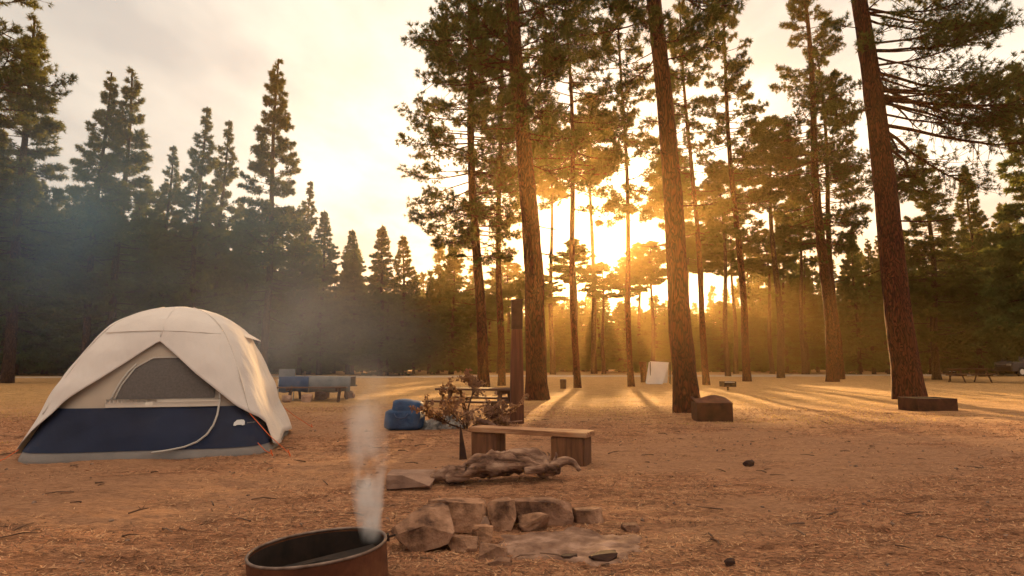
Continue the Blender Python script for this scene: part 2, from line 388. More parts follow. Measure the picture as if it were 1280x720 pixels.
big('stout pine at left end of the middle stand, wide shaggy crown over the picnic table', 604, 485, 588, 100, .235, 25, 5.6, pineR(3.5), 150, seed=14, side=13, tper=18, L=.20, W=.018, bare=14, seg=20)
big('slim pine glimpsed between two stout trunks behind the timber post', 627, 482, 625, 190, .17, 21, 8, pineR(2.7), 80, seed=15, side=9, tper=16, L=.2, W=.02, bare=8)
big('slender straight pine just left of the sun glow', 722, 484, 712, 150, .15, 23, 7.8, pineR(2.9), 90, seed=16, side=10, tper=16, L=.2, W=.02, bare=8)
big('slender pine just right of the sun, left of the white tent', 789, 483, 779, 150, .135, 21, 7.2, pineR(2.3), 76, seed=17, side=10, tper=16, L=.2, W=.02, bare=8)
big('thin leaning pine close behind the thick trunk with the fire box', 883, 481, 860, 150, .16, 20, 6.6, pineR(2.3), 76, seed=18, side=10, tper=16, L=.2, W=.02, bare=6)
big('straight mid-distance pine with bare lower trunk, left of the twin trunks', 934, 477, 905, 60, .21, 25, 7.6, pineR(2.5), 95, seed=19, side=10, tper=16, L=.22, W=.022, bare=8)
big('thicker front trunk of the twin pines at right', 1041, 476, 1010, 60, .33, 27, 8.0, pineR(3.4), 110, seed=20, side=12, tper=16, L=.22, W=.022, bare=8)
big('thinner rear trunk of the twin pines at right', 1051, 474, 1030, 180, .22, 22, 7.5, pineR(2.5), 80, seed=21, side=10, tper=14, L=.22, W=.024, bare=6)
big('old pine at the far left edge whose bough hangs into the top corner', -22, 489, -8, 0, .34, 20, 11.0, pineR(3.2), 60, seed=22, side=11, tper=18, L=.2, W=.018, bare=5)

# --- prototypes for the wood
PR = {
 'pineA': tree_meshes(31, 20, .22, 3.5, spireR(2.9), 150, side=13, tper=11, L=.23, W=.026, bare=8, seg=10),
 'pineB': tree_meshes(32, 20, .21, 5.5, spireR(2.6), 130, side=12, tper=11, L=.23, W=.026, bare=10, seg=10),
 'pineC': tree_meshes(33, 20, .22, 2.0, spireR(3.0), 170, side=12, tper=11, L=.23, W=.026, bare=6, seg=10),
 'pineD': tree_meshes(41, 20, .2, 13.6, lambda t, az, z: 2.9 * np.clip(.22 + t * 2.2, 0, 1) * np.clip(1.04 - t, 0, 1) ** .7 + .1, 85, side=10, tper=12, L=.27, W=.036, bare=6, seg=9),
 'firA': tree_meshes(34, 20, .24, 1.2, coneR(3.3), 190, side=8, tper=11, L=.3, W=.052, droop=.15, kind='fir', seg=9),
 'firB': tree_meshes(35, 20, .24, 2.2, coneR(2.7), 180, side=8, tper=11, L=.3, W=.052, droop=.05, kind='fir', seg=9),
 'firC': tree_meshes(36, 20, .22, .8, coneR(4.0), 190, side=9, tper=11, L=.3, W=.052, droop=.1, kind='fir', seg=9),
}
rt = random.Random(5)
def wood(kind, px, top, Y, label, group=None, wid=1.0, needle=None, bark='bark_far', lean=None):
    z = at(px, top, Y).z; x = (px - 640) / F * (Y * math.cos(PITCH) + (z * .5 - CAMH) * math.sin(PITCH))
    k = z / 20; w = wid * (.55 + .45 * k) * rt.uniform(.93, 1.07)
    nm = 'fir_tree' if kind.startswith('fir') else 'pine_tree'
    nd = needle or ('needle_fir' if kind.startswith('fir') else 'needle')
    ms = PR[kind]
    return put_tree(ms, nm, (x, Y, gh(x, Y) - .05), label, group, rz=rt.uniform(0, 2 * PI), rot=(rt.uniform(-.012, .012), rt.uniform(-.012, .012)), sc=(w, w, k), needle=nd, bark=bark)
# trees that stand out of the skyline
wood('pineA', 30, 22, 33, 'tall full-crowned pine at far left, its top under the overhanging bough', wid=1.25)
wood('pineB', 118, 88, 40, 'left one of the pair of tall pines between the left edge and the tent', wid=1.1)
wood('pineA', 150, 84, 41, 'right one of the pair of tall pines between the left edge and the tent', wid=1.15)
wood('pineC', 246, 132, 43, 'pointed pine rising above the white tent roof', wid=1.1)
wood('pineC', 275, 148, 46, 'slightly shorter pine rising just right of the pointed one above the tent', wid=1.1)
wood('pineC', 207, 182, 47, 'shorter pine rising above the left slope of the tent')
wood('pineA', 338, 70, 42, 'tallest lone pine of the left wood, narrow spire right of the tent top', wid=1.12)
wood('pineC', 378, 225, 50, 'bushy pine just right of the tall lone spire')
wood('firB', 402, 262, 50, 'fir at right end of the left wood with bluish smoke before it')
wood('firB', 437, 286, 52, 'narrow fir left of the two sharp points at the skyline gap')
wood('firB', 477, 280, 50, 'left fir of the two sharp points at the skyline gap')
wood('firB', 503, 292, 52, 'right fir of the two sharp points at the skyline gap')
wood('firC', 566, 292, 52, 'broad cone-shaped fir left of the middle stand of pines', wid=.8)
wood('pineD', 968, 150, 44, 'rounded dark pine between the bare trunk and the twin pines', wid=1.3)
wood('pineD', 905, 205, 47, 'bushy pine with golden gaps right of the thick leaning trunk', wid=1.1)
wood('pineD', 1000, 240, 50, 'low full pine left of the twin trunks', wid=1.15)
wood('pineC', 1160, 178, 40, 'reddish bushy pine right of the massive leaning trunk', wid=1.25)
wood('firB', 1216, 205, 46, 'thin see-through fir between the reddish pine and right edge', wid=.9)
wood('firB', 1290, 72, 34, 'tall rusty-needled fir cut by the right edge of the picture', wid=.95, bark='bark')
wood('pineB', 548, 330, 56, 'low scraggly pine in the gap left of the middle stand')
wood('pineD', 840, 190, 52, 'tall dim pine behind the thick leaning trunk', wid=1.1)
wood('pineD', 740, 120, 56, 'distant pine whose crown crosses above the sun', wid=1.2)
wood('pineD', 690, 150, 52, 'distant pine close right of the thickest middle trunk', wid=1.1)
def sky(px):
    P = [(-260, 120), (-60, 150), (60, 200), (180, 240), (290, 250), (380, 285), (410, 320), (520, 335), (600, 340), (700, 300), (745, 325), (800, 290), (860, 270), (950, 270), (1100, 300), (1200, 285), (1290, 250), (1500, 150)]
    return float(np.interp(px, [p[0] for p in P], [p[1] for p in P]))
ZN = [(400, 'fir', 'dense dark fir of the left wood, in shade behind the tent', 'dark firs behind the tent'),
      (610, 'fir', 'dark fir below the bright skyline gap left of the middle stand', 'firs below the skyline gap'),
      (860, 'fir', 'small fir glowing gold below the setting sun', 'firs under the sun'),
      (2000, 'fir', 'dim olive fir in the wood behind the twin trunks and farther right', 'firs of the right wood')]
px = -260.0; i = 0
while px < 1540:
    for row, (Y0, dt) in enumerate(((53, 0), (62, -6))):
        q = px + rt.uniform(-9, 9) + row * 14; Y = Y0 + rt.uniform(-3, 3)
        left = q < 400
        kd = rt.choice(['firA', 'firB', 'firC', 'firA']) if rt.random() < (.85 if left else .7) else rt.choice(['pineB', 'pineC'])
        for z in ZN:
            if q < z[0]: break
        sg = z[2] if kd.startswith('fir') else z[2].replace('fir', 'pine'); gp = z[3] if kd.startswith('fir') else z[3].replace('firs', 'pines')
        if 655 < q < 965 and row == 1 and rt.random() < .5: continue
        if 600 < q < 965: kd = 'pineD'; sg = 'slim bare-stemmed pine with a bushy top standing before the setting sun'; gp = 'slim pines before the sun'
        w = wood(kd, q, sky(q) + dt + rt.uniform(-14, 42), Y, sg, gp, wid=1.0 if left else (1.25 if kd == 'pineD' else .85))
    px += 27 if px < 400 else (26 if px < 600 else (33 if px < 965 else 25))
for k in range(30):      # young firs under the sun
    q = 600 + k * 13 + rt.uniform(-6, 6)
    wood(rt.choice(['firA', 'firC', 'firB']), q, rt.uniform(366, 392), 64 + rt.uniform(-3, 3), 'young golden-green fir low behind the bare stems under the sun', 'young firs under the sun', wid=1.1)
# the far wood: one mass
def far_wood():
    rng = np.random.default_rng(77); cv = tree_meshes(51, 14, .2, .5, coneR(3.0), 60, side=5, tper=7, L=.55, W=.13, droop=.1, kind='fir', seg=6)
    out = []
    for me, mi in ((cv[0], 0), (cv[1], 1)):
        v = np.empty(len(me.vertices) * 3, dtype=np.float32); me.vertices.foreach_get('co', v); v = v.reshape(-1, 3)
        k = 4 if mi == 0 else 3
        f = np.empty(len(me.loops), dtype=np.int32); me.loops.foreach_get('vertex_index', f); out.append((v, f.reshape(-1, k)))
    for (v, f), nm, mt in ((out[0], 'distant_trunks', M['bark_far']), (out[1], 'distant_forest', M['needle_fir'])):
        r2 = np.random.default_rng(78); VV = []; FF = []; b = 0
        for j in range(190):
            a = R(-54 + 108 * (j + .5) / 190 + r2.uniform(-.6, .6)); d = r2.uniform(72, 110) if not R(0) < a < R(20) else r2.uniform(92, 125); th = r2.uniform(0, 6.28); s = r2.uniform(.75, 1.05)
            c, sn = math.cos(th), math.sin(th)
            if R(0) < a < R(20): s *= .92
            q = np.stack([(v[:, 0] * c - v[:, 1] * sn) * s + d * math.sin(a), (v[:, 0] * sn + v[:, 1] * c) * s + d * math.cos(a), v[:, 2] * s], -1)
            VV.append(q); FF.append(f + b); b += len(v)
        yield me_np(nm, np.concatenate(VV), np.concatenate(FF)), nm, mt
fw = None
for me, nm, mt in far_wood():
    if fw is None:
        fw = empty('distant_forest', (0, 90, 0), label='far-off wood closing the view behind all the other trees', cat='forest', kind='stuff')
    o = link('trunks' if 'trunk' in nm else 'crowns', me, mt, fw, loc=(0, -90, 0)); 
#@@PART3
# ------------------------------------------------------------------ more materials
M['fly'] = pbr('cream_tent_fabric', (.60, .57, .54), (.66, .63, .60), 1.5, rough=.75, bump=.25, bdist=.02, bscale=3)
def translucent_fabric():
    m, t = newmat('tent_fly_fabric'); b = t.n['Principled BSDF']; co = t.coord('Object')
    t.c(t.ramp(t.noise(co, 2, 4), [(.3, (.74, .69, .67)), (.7, (.82, .77, .75))]), b.inputs['Base Color'])
    b.inputs['Roughness'].default_value = .7; b.inputs['Specular IOR Level'].default_value = .2
    w = t.noise(t.coord('Object', (1, 1, .35)), 2.6, 3, .5); t.c(t.bump(w, .9, .07), b.inputs['Normal'])
    tr = t.new('ShaderNodeBsdfTranslucent'); tr.inputs[0].default_value = (.75, .62, .45, 1)
    mx = t.new('ShaderNodeMixShader'); mx.inputs[0].default_value = .22; t.c(b.outputs[0], mx.inputs[1]); t.c(tr.outputs[0], mx.inputs[2])
    t.c(mx.outputs[0], t.n['Material Output'].inputs['Surface']); return m
M['fly'] = translucent_fabric()
M['cream'] = pbr('tan_tent_wall', (.40, .33, .27), (.46, .38, .31), 2, rough=.85, bump=.2, bdist=.02, bscale=3)
M['creamlight'] = pbr('pale_door_panel', (.47, .41, .36), (.53, .47, .41), 2, rough=.85, bump=.2, bdist=.02, bscale=3)
M['navy'] = pbr('navy_tent_wall', (.005, .011, .035), (.009, .019, .055), 2, rough=.7, bump=.35, bdist=.02, bscale=4)
M['tub'] = pbr('grey_tent_floor', (.17, .155, .15), (.23, .21, .2), 2, rough=.7, bump=.4, bdist=.02, bscale=5)
M['mesh'] = pbr('dark_mesh_window', (.085, .075, .072), (.12, .105, .10), 40, rough=.9, bump=0)
M['white'] = pbr('white_print', (.6, .6, .6), (.65, .65, .64), 3, bump=0)
M['whitefab'] = pbr('white_canvas', (.72, .70, .68), (.8, .78, .75), 2, rough=.8, bump=.3, bdist=.02)
M['piping'] = pbr('pale_piping', (.42, .39, .36), (.48, .45, .42), 3, bump=0)
M['orange'] = pbr('orange_cord', (.62, .11, .03), (.7, .16, .05), 3, bump=0, rough=.6)
M['rust'] = pbr('rusty_steel', (.04, .014, .008), (.10, .032, .015), 5, rough=.75, metal=.35, bump=.35, bdist=.004, c3=(.19, .075, .035), pos=(.3, .72))
M['rim'] = pbr('worn_steel_rim', (.11, .07, .055), (.22, .16, .135), 14, rough=.5, metal=.6, bump=.3, bdist=.002)
M['soot'] = pbr('sooty_steel', (.010, .007, .006), (.032, .019, .014), 6, rough=.9, metal=0, bump=.3, bdist=.004)
M['char'] = pbr('charred_wood', (.01, .008, .007), (.045, .032, .026), 9, rough=.95, bump=.8, bdist=.01)
M['ash'] = pbr('grey_ash', (.13, .07, .048), (.22, .13, .09), 6, rough=1, bump=.8, bdist=.01, detail=10, c3=(.36, .23, .17))
M['rock'] = pbr('sandstone', (.075, .038, .026), (.27, .155, .10), 5, rough=.95, pos=(.37, .63), bump=1, bdist=.03, detail=9, c3=(.44, .27, .185), bscale=18)
M['rock2'] = pbr('dusty_slab', (.22, .14, .105), (.38, .26, .20), 5, rough=.95, bump=.55, bdist=.012, detail=9, bscale=18)
M['drift'] = pbr('weathered_log', (.07, .035, .025), (.22, .12, .085), 6, (1, 1, 1), rough=.95, bump=.9, bdist=.015, detail=9, c3=(.38, .23, .165), bscale=14)
M['driftlog'] = pbr('gnarled_log', (.045, .022, .016), (.20, .11, .075), 5, (.5, 2.2, 2.2), rough=.95, bump=1, bdist=.03, detail=9, c3=(.42, .27, .19), bscale=16, pos=(.38, .62))
M['wood'] = pbr('weathered_plank', (.17, .075, .036), (.33, .16, .08), 9, (.25, 3, 3), rough=.75, bump=.5, bdist=.005, c3=(.4, .24, .14))
M['woodleg'] = pbr('bench_block', (.085, .036, .02), (.18, .08, .04), 7, (3, 3, .3), rough=.85, bump=.5, bdist=.006)
M['post'] = pbr('reddish_timber', (.07, .026, .015), (.14, .052, .03), 8, (2, 2, .15), rough=.85, bump=.6, bdist=.006)
M['dark'] = pbr('dark_board', (.028, .012, .009), (.055, .024, .016), 8, rough=.8, bump=.4, bdist=.004)
M['darkwood'] = pbr('dark_table_wood', (.07, .035, .02), (.13, .065, .04), 8, (.3, 3, 3), rough=.85, bump=.4, bdist=.005)
M['blue'] = pbr('blue_bag_fabric', (.012, .045, .125), (.028, .085, .20), 4, rough=.65, bump=.8, bdist=.03, bscale=9)
M['bluecloth'] = pbr('blue_cloth', (.025, .05, .12), (.045, .08, .16), 3, rough=.9, bump=.3)
M['greycloth'] = pbr('grey_cloth', (.13, .14, .15), (.2, .2, .2), 3, rough=.9, bump=.3)
M['tarp'] = pbr('crumpled_grey_tarp', (.10, .10, .10), (.30, .29, .28), 9, rough=.6, bump=1, bdist=.04, detail=8, c3=(.5, .48, .46), bscale=14)
M['twig'] = pbr('dead_twigs', (.035, .014, .009), (.08, .035, .022), 5, rough=.9, bump=0)
M['dleaf'] = leaf_mat('dry_leaves', (.16, .07, .04), (.5, .34, .25), (.5, .3, .14), .3)
M['paint'] = pbr('dark_car_paint', (.02, .02, .026), (.026, .026, .034), 2, rough=.3, bump=0, spec=.5)
M['glass'] = pbr('car_glass', (.02, .022, .026), None, 2, rough=.08, bump=0, spec=.6)
M['rubber'] = pbr('tyre_rubber', (.02, .02, .02), (.03, .03, .03), 4, rough=.9, bump=0)
M['chrome'] = pbr('bright_metal', (.6, .6, .6), (.7, .7, .68), 4, rough=.3, metal=.8, bump=0)

# ------------------------------------------------------------------ tent
def tent():
    bl = G(-10, 582); br = G(337, 570); bl.z = br.z = 0; ev = br - bl; W = ev.length; hw = W / 2; yaw = math.atan2(ev.y, ev.x)
    fm = (bl + br) / 2; dep = 3.1; hd = dep / 2; c = fm + Vector((-math.sin(yaw), math.cos(yaw), 0)) * hd
    H = 1.90
    root = empty('tent', (c.x, c.y, gh(c.x, c.y)), yaw, label='white dome camping tent with navy lower wall and a mesh door window', cat='tent')
    PRF = [(0, 1), (.12, .94), (.28, .86), (.42, .80), (.56, .73), (.68, .66), (.78, .59), (.86, .50), (.92, .385), (.96, .27), (.985, .165), (1, 0)]
    def prof(t): return float(np.interp(t, [p[0] for p in PRF], [p[1] for p in PRF]))
    ts = np.linspace(0, 1, 200); pf = np.array([prof(t) for t in ts])
    kern = np.ones(13) / 13; pp = np.convolve(np.pad(pf, 6, mode='edge'), kern, 'valid'); pp[-1] = 0
    def A(t, o=0): return float(np.interp(t, ts, pp))
    def nexp(t): return 2.3 + 3.6 * (1 - t) ** .8
    def pt(th, t, o=0.0, sag=1):         # surface point: angle th, height fraction t
        a = A(t); n = nexp(t); cth, sth = math.cos(th), math.sin(th)
        k = (abs(cth) ** n + abs(sth) ** n) ** (-1 / n)
        # cloth sags between the poles
        corner = abs(math.sin(2 * th)); s = 1 - .045 * sag * (1 - corner) * math.sin(PI * min(1, t * 1.05)) 
        return Vector((k * cth * (hw * a + o) * s, k * sth * (hd * a + o) * s, t * H + o * .8 * t))
    # -- fly with the front opening
    OPN = [(-1.05, .0), (-.985, .035), (-.93, .09), (-.80, .20), (-.62, .35), (-.40, .48), (-.15, .64), (-.03, .715), (0, .728), (.03, .712), (.18, .62), (.33, .52), (.52, .41), (.70, .30), (.86, .225), (.93, .17), (.975, .06), (1.05, 0)]
    def opn(xn): return float(np.interp(xn, [p[0] for p in OPN], [p[1] for p in OPN]))
    NTH, NV = 240, 40; vs = []; o = .05
    for i in range(NTH):
        th = 2 * PI * i / NTH; sn = math.sin(th)
        tm = .035 + .03 * (1 - abs(math.sin(2 * th))) 
        if sn < 0 and abs(math.cos(th)) < .93 * 1:
            lo, hi = 0.0, .95
            for _ in range(22):
                m = (lo + hi) / 2; x = pt(th, m, o).x / hw
                if m > opn(x): hi = m
                else: lo = m
            tm = max(.015, hi)
        for j in range(NV):
            t = tm + (1 - tm) * (j / (NV - 1)) ** .9
            p = pt(th, min(t, .9995), o); wr = .03 * mnoise.noise(Vector((p.x * 1.6, p.y * 1.6, p.z * 3.1))) + .008 * mnoise.noise(Vector((p.x * 7, p.y * 7, p.z * 2)))
            r = Vector((p.x, p.y, 0)); 
            if r.length > .05: p += r.normalized() * wr
            vs.append(p)
    fs = [(i * NV + j, ((i + 1) % NTH) * NV + j, ((i + 1) % NTH) * NV + j + 1, i * NV + j + 1) for i in range(NTH) for j in range(NV - 1)]
    mb = MB(); mb.add(vs, fs); me = mb.mesh()
    f = link('rain_fly', me, M['fly'], root, smooth=True)
    sm = f.modifiers.new('thick', 'SOLIDIFY'); sm.thickness = .006; sm.offset = -1
    # seams: pole sleeves on the diagonals, brow seam
    sl_ = MB()
    for q in range(4):
        th = PI / 4 + q * PI / 2
        sl_.tube([pt(th + (.12 * math.sin(PI * t) if False else 0), t, o + .004) for t in np.linspace(.05 if q < 2 else .27, .985, 30)], .008, 6)
    link('pole_sleeve', sl_.mesh(), M['fly'], root, smooth=True)
    br_ = MB(); 
    P = []
    for th in np.linspace(PI * 1.27, PI * 1.73, 26): P.append(pt(th, .79 + .01 * math.cos((th - 1.5 * PI) * 3), o + .003))
    br_.tube(P, .007, 6); br_.tube([pt(1.5 * PI, t, o + .003) for t in np.linspace(.76, .985, 10)], .006, 6)
    link('brow_seam', br_.mesh(), M['fly'], root, smooth=True)
    # -- inner tent body: built in bands
    def band(name, t0f, t1f, mat, o=0, parent=root, xr=None, nseg=120, nv=14):
        vs = []; 
        for i in range(nseg):
            th = 2 * PI * i / nseg
            for j in range(nv):
                t = t0f + (t1f - t0f) * j / (nv - 1); p = pt(th, t, o, 0)
                if p.y < 0: p.y += .012 * mnoise.noise(Vector((p.x * 3, 1, p.z * 5)))
                vs.append(p)
        fs = [(i * nv + j, ((i + 1) % nseg) * nv + j, ((i + 1) % nseg) * nv + j + 1, i * nv + j + 1) for i in range(nseg) for j in range(nv - 1)]
        mb = MB(); mb.add(vs, fs); return link(name, mb.mesh(), mat, parent, smooth=True)
    band('floor_tub', -.012, .052, M['tub'], -.02); band('lower_wall', .050, .312, M['navy'], -.012); band('upper_wall', .309, .992, M['cream'], -.035, nv=40)
    # front-surface helper
    def fp(x, t, out=.012):
        th0, th1 = PI + .02, 2 * PI - .02
        for _ in range(30):
            m = (th0 + th1) / 2
            if pt(m, t, -.035 if t > .311 else -.012, 0).x < x: th0 = m
            else: th1 = m
        p = pt((th0 + th1) / 2, t, -.035 if t > .311 else -.012, 0); p.y -= out; return p
    # mesh window, D-shaped
    def L(zx, zy): return (zx - 566) / 293.0, max(.0, min(.98, (620 - zy) / 296.0 / H * 1.035))
    wx0, wx1, zb, zt = L(452, 0)[0], L(783, 0)[0], L(0, 425)[1], L(0, 268)[1]
    WP = ([0, .04, .14, .30, .70, .88, .97, 1], [0, .34, .74, .97, 1.0, .86, .60, .30]); topf = lambda u: zb + (zt - zb) * float(np.interp(u, *WP))
    vs = []; n1 = 60; n2 = 12
    for i in range(n1 + 1):
        u = i / n1; x = wx0 + (wx1 - wx0) * u; top = topf(u)
        for j in range(n2 + 1): vs.append(fp(x, zb + (max(top, zb + .003) - zb) * j / n2, .012))
    mb = MB(); mb.add(vs, [(i * (n2 + 1) + j, (i + 1) * (n2 + 1) + j, (i + 1) * (n2 + 1) + j + 1, i * (n2 + 1) + j + 1) for i in range(n1) for j in range(n2)])
    win = link('mesh_window', mb.mesh(), M['mesh'], root, smooth=True)
    arch = [fp(wx0 + (wx1 - wx0) * u, topf(u), .018) for u in np.linspace(0, 1, 50)]
    mb = MB(); mb.tube(arch, .010, 6); link('window_trim', mb.mesh(), M['piping'], win, smooth=True)
    vs = []
    for i in range(31):
        x = wx0 - .08 + (wx1 - wx0 + .16) * i / 30
        for tt in (.318, .37, zb - .010): vs.append(fp(x, tt, .042))
    mb = MB(); mb.add(vs, [(i * 3 + j, i * 3 + 3 + j, i * 3 + 4 + j, i * 3 + 1 + j) for i in range(30) for j in range(2)]); link('door_panel', mb.mesh(), M['creamlight'], root, smooth=True)
    # curved door zip
    zp = [(775, 318), (788, 345), (798, 385), (803, 430), (803, 480), (795, 515), (778, 545), (750, 568), (710, 584), (660, 593), (608, 599)]
    mb = MB(); P = [fp(*L(*p), .03) for p in zp]; P2 = []
    for a, b in zip(P[:-1], P[1:]): P2 += [a.lerp(b, k / 4) for k in range(4)]
    mb.tube(P2 + [P[-1]], .013, 6); link('door_zip', mb.mesh(), M['piping'], root, smooth=True)
    mb = MB(); P = [fp(*L(*p), .02) for p in ((440, 430), (448, 395), (462, 355), (480, 320), (500, 295))]; mb.tube(P, .012, 6); link('window_seam', mb.mesh(), M['piping'], root, smooth=True)
    # printed emblem: small pale rounded animal-like blob with faint words beside it
    ex, et = L(878, 510); blob = [(-.062, -.03), (-.058, .005), (-.04, .022), (-.03, .034), (.02, .036), (.045, .030), (.058, .008), (.06, -.03), (.035, -.036), (.03, -.026), (-.03, -.026), (-.035, -.036)]
    mb = MB(); vs = [fp(ex + x, et + z / H, .022) for x, z in blob]; cc = fp(ex, et, .022); mb.add([cc] + vs, [(0, i + 1, (i + 1) % len(vs) + 1) for i in range(len(vs))])
    link('emblem', mb.mesh(), M['white'], root)
    mb = MB()
    for k in range(6):
        x = ex + .085 + k * .014
        mb.add([fp(x, et - .008, .022), fp(x + .009, et - .008, .022), fp(x + .009, et - .001, .022), fp(x, et - .001, .022)], [(0, 1, 2, 3)])
    link('lettering', mb.mesh(), M['tub'], root)
    # side awning tips and guy cords
    for s, tt, ln in ((1, .72, .15), (-1, .66, .10)):
        th = 0.0 if s > 0 else PI; mb = MB(); b0 = pt(th - .34, tt + .05, o + .01); b1 = pt(th + .34, tt + .05, o + .01); b2 = pt(th, tt - .12, o + .01); tip = pt(th, tt + .02, o) + Vector((s * ln, 0, .02))
        top = pt(th, tt + .10, o + .01)
        mb.add([b0, b1, tip, top, tip - Vector((0, 0, .012))], [(0, 3, 2), (3, 1, 2), (0, 2, 4), (4, 2, 1)]); link('awning', mb.mesh(), M['fly'], root)
    z0 = -gh(c.x, c.y)
    for (sx, sy, L1, hgt) in ((-1, -1, .22, .13), (1, -1, .20, .13), (1, -1, .55, .48), (1, 1, .6, .5), (-1, 1, .5, .4)):
        a = pt(math.atan2(sy, sx), hgt / H, o); e = a + Vector((sx * L1, sy * L1 * .6, 0)); wp = Matrix.Rotation(yaw, 4, 'Z') @ e + c
        e.z = gh(wp.x, wp.y) - gh(c.x, c.y) - .02
        mb = MB(); mb.tube([a, a.lerp(e, .5) + Vector((0, 0, -.01)), e + Vector((0, 0, .03))], .005, 5); mb.tube([e + Vector((-.03 * sx, 0, .09)), e + Vector((.02 * sx, 0, -.05))], .008, 5)
        link('guy_cord', mb.mesh(), M['orange'], root)
tent()

# ------------------------------------------------------------------ fire ring
def lathe(prof, seg=72):
    mb = MB(); n = len(prof); vs = [(r * math.cos(2 * PI * k / seg), r * math.sin(2 * PI * k / seg), z) for k in range(seg) for r, z in prof]
    mb.add(vs, [(k * n + j, ((k + 1) % seg) * n + j, ((k + 1) % seg) * n + j + 1, k * n + j + 1) for k in range(seg) for j in range(n - 1)]); return mb
def fire_ring():
    x = (411 - 640) / F * 3.46; y = 3.46
    t = empty('fire_ring', (x, y, gh(x, y)), label='open round rusty steel fire ring in the foreground, smoke rising from it', cat='fire ring'); t.rotation_euler = (R(-1.5), R(-4.2), .3)
    r = .352; mb = lathe([(r - .004, .215), (r - .004, -.1), (r + .004, -.1), (r + .004, .215), (r - .004, .215)])
    me = mb.mesh(); link('ring_wall', me, M['rust'], t, smooth=False); link('soot_lining', lathe([(r - .007, .205), (r - .007, -.05)]).mesh(), M['soot'], t)
    mb = MB(); mb.tube([((r) * math.cos(a), (r) * math.sin(a), .22 + .002 * math.sin(a * 3)) for a in np.linspace(0, 2 * PI, 97)], .0085, 8, cap=False); link('rim', mb.mesh(), M['rim'], t, smooth=True)
    mb = MB(); n = 24
    vs = [(0, 0, .10)] ; fs = []
    for j in range(1, 9):
        for k in range(48):
            rr = (r - .006) * j / 8; a = 2 * PI * k / 48; vs.append((rr * math.cos(a), rr * math.sin(a), .06 + .05 * (1 - j / 8) + .02 * mnoise.noise(Vector((rr * 9 * math.cos(a), rr * 9 * math.sin(a), 1)))))
    fs = [(0, 1 + k, 1 + (k + 1) % 48) for k in range(48)] + [(1 + (j - 1) * 48 + k, 1 + j * 48 + k, 1 + j * 48 + (k + 1) % 48, 1 + (j - 1) * 48 + (k + 1) % 48) for j in range(1, 8) for k in range(48)]
    mb.add(vs, fs); link('ash_bed', mb.mesh(), M['char'], t, smooth=True)
    # soot-black cooking plate lying inside, tilted
    mb = MB(); vs = []
    for k in range(41):
        a = PI * .92 + PI * 1.2 * k / 40; vs.append(((r - .03) * math.cos(a), (r - .03) * math.sin(a) , .175))
    n = len(vs); vs2 = [(x_, y_, z - .008) for x_, y_, z in vs]; mb.add(vs + vs2, [tuple(range(n)), tuple(range(2 * n - 1, n - 1, -1))] + [(i, i + n, (i + 1) % n + n, (i + 1) % n) for i in range(n)])
    g = link('cooking_plate', mb.mesh(), M['soot'], t); g.rotation_euler = (R(6), R(-5), -.1); g.location = (0, .03, -.05)
    mb = MB(); mb.box((0, 0, 0), (.03, .05, .035)); mb.tube([(-.02, -.02, 0), (.05, -.02, .01)], .006); hgx = link('hinge_tab', mb.mesh(.003), M['soot'], t); hgx.location = (r * math.cos(.15) + .014, r * math.sin(.15), .2)
    for k, (p, q) in enumerate((((-.15, -.1, .12), (.14, .08, .13)), ((.0, -.15, .11), (.1, .18, .13)))):
        o = MB(); o.tube([Vector(p).lerp(Vector(q), u) for u in np.linspace(0, 1, 6)], [.03, .035, .033, .035, .03, .022], 9, amp=.01, freq=14)
        tag(link('charred_log', o.mesh(), M['char'], None, loc=(x, y, gh(x, y) - .01)), ('charred log lying on the ash inside the round fire ring', 'shorter burnt stick crossing the charred log in the round fire ring')[k], 'log')
fire_ring()

# ------------------------------------------------------------------ rocks
def rock_mesh(dx, dy, dz, seed, sharp=.5, cuts=7):
    rr = random.Random(seed); bm = bmesh.new(); bmesh.ops.create_cube(bm, size=1); cuts += 3
    for v in bm.verts: v.co = Vector((v.co.x * rr.uniform(.78, 1.05), v.co.y * rr.uniform(.78, 1.05), v.co.z * rr.uniform(.8, 1.05)))
    for _ in range(cuts):
        n = Vector((rr.gauss(0, 1), rr.gauss(0, 1), rr.gauss(0, .8))).normalized(); d = rr.uniform(.36, .58)
        bmesh.ops.bisect_plane(bm, geom=bm.verts[:] + bm.edges[:] + bm.faces[:], plane_co=n * d, plane_no=n, clear_outer=True)
        e = [x for x in bm.edges if x.is_boundary]
        if e: bmesh.ops.holes_fill(bm, edges=e)
    bmesh.ops.bevel(bm, geom=bm.edges[:], offset=.012 + .03 * (1 - sharp), segments=2, affect='EDGES', clamp_overlap=True)
    bmesh.ops.triangulate(bm, faces=bm.faces[:])
    bmesh.ops.subdivide_edges(bm, edges=[e for e in bm.edges if e.calc_length() > .12], cuts=2, use_grid_fill=True)
    bmesh.ops.triangulate(bm, faces=bm.faces[:]); bm.normal_update(); off = Vector((seed, seed * 2, 0))
    for v in bm.verts: v.co += v.normal * ((.038 * mnoise.fractal(v.co * 2.2 + off, .9, 2, 4) if sharp < .95 else .03 * mnoise.fractal(v.co * 2.6 + off, .9, 2, 4)) + .016 * mnoise.noise(v.co * 14 + off))
    xs = [v.co for v in bm.verts]; mn = Vector([min(c[i] for c in xs) for i in range(3)]); mx = Vector([max(c[i] for c in xs) for i in range(3)])
    for v in bm.verts: v.co = Vector(((v.co.x - (mn.x + mx.x) / 2) / (mx.x - mn.x) * dx, (v.co.y - (mn.y + mx.y) / 2) / (mx.y - mn.y) * dy, (v.co.z - mn.z) / (mx.z - mn.z) * dz))
    return me_bm(bm)
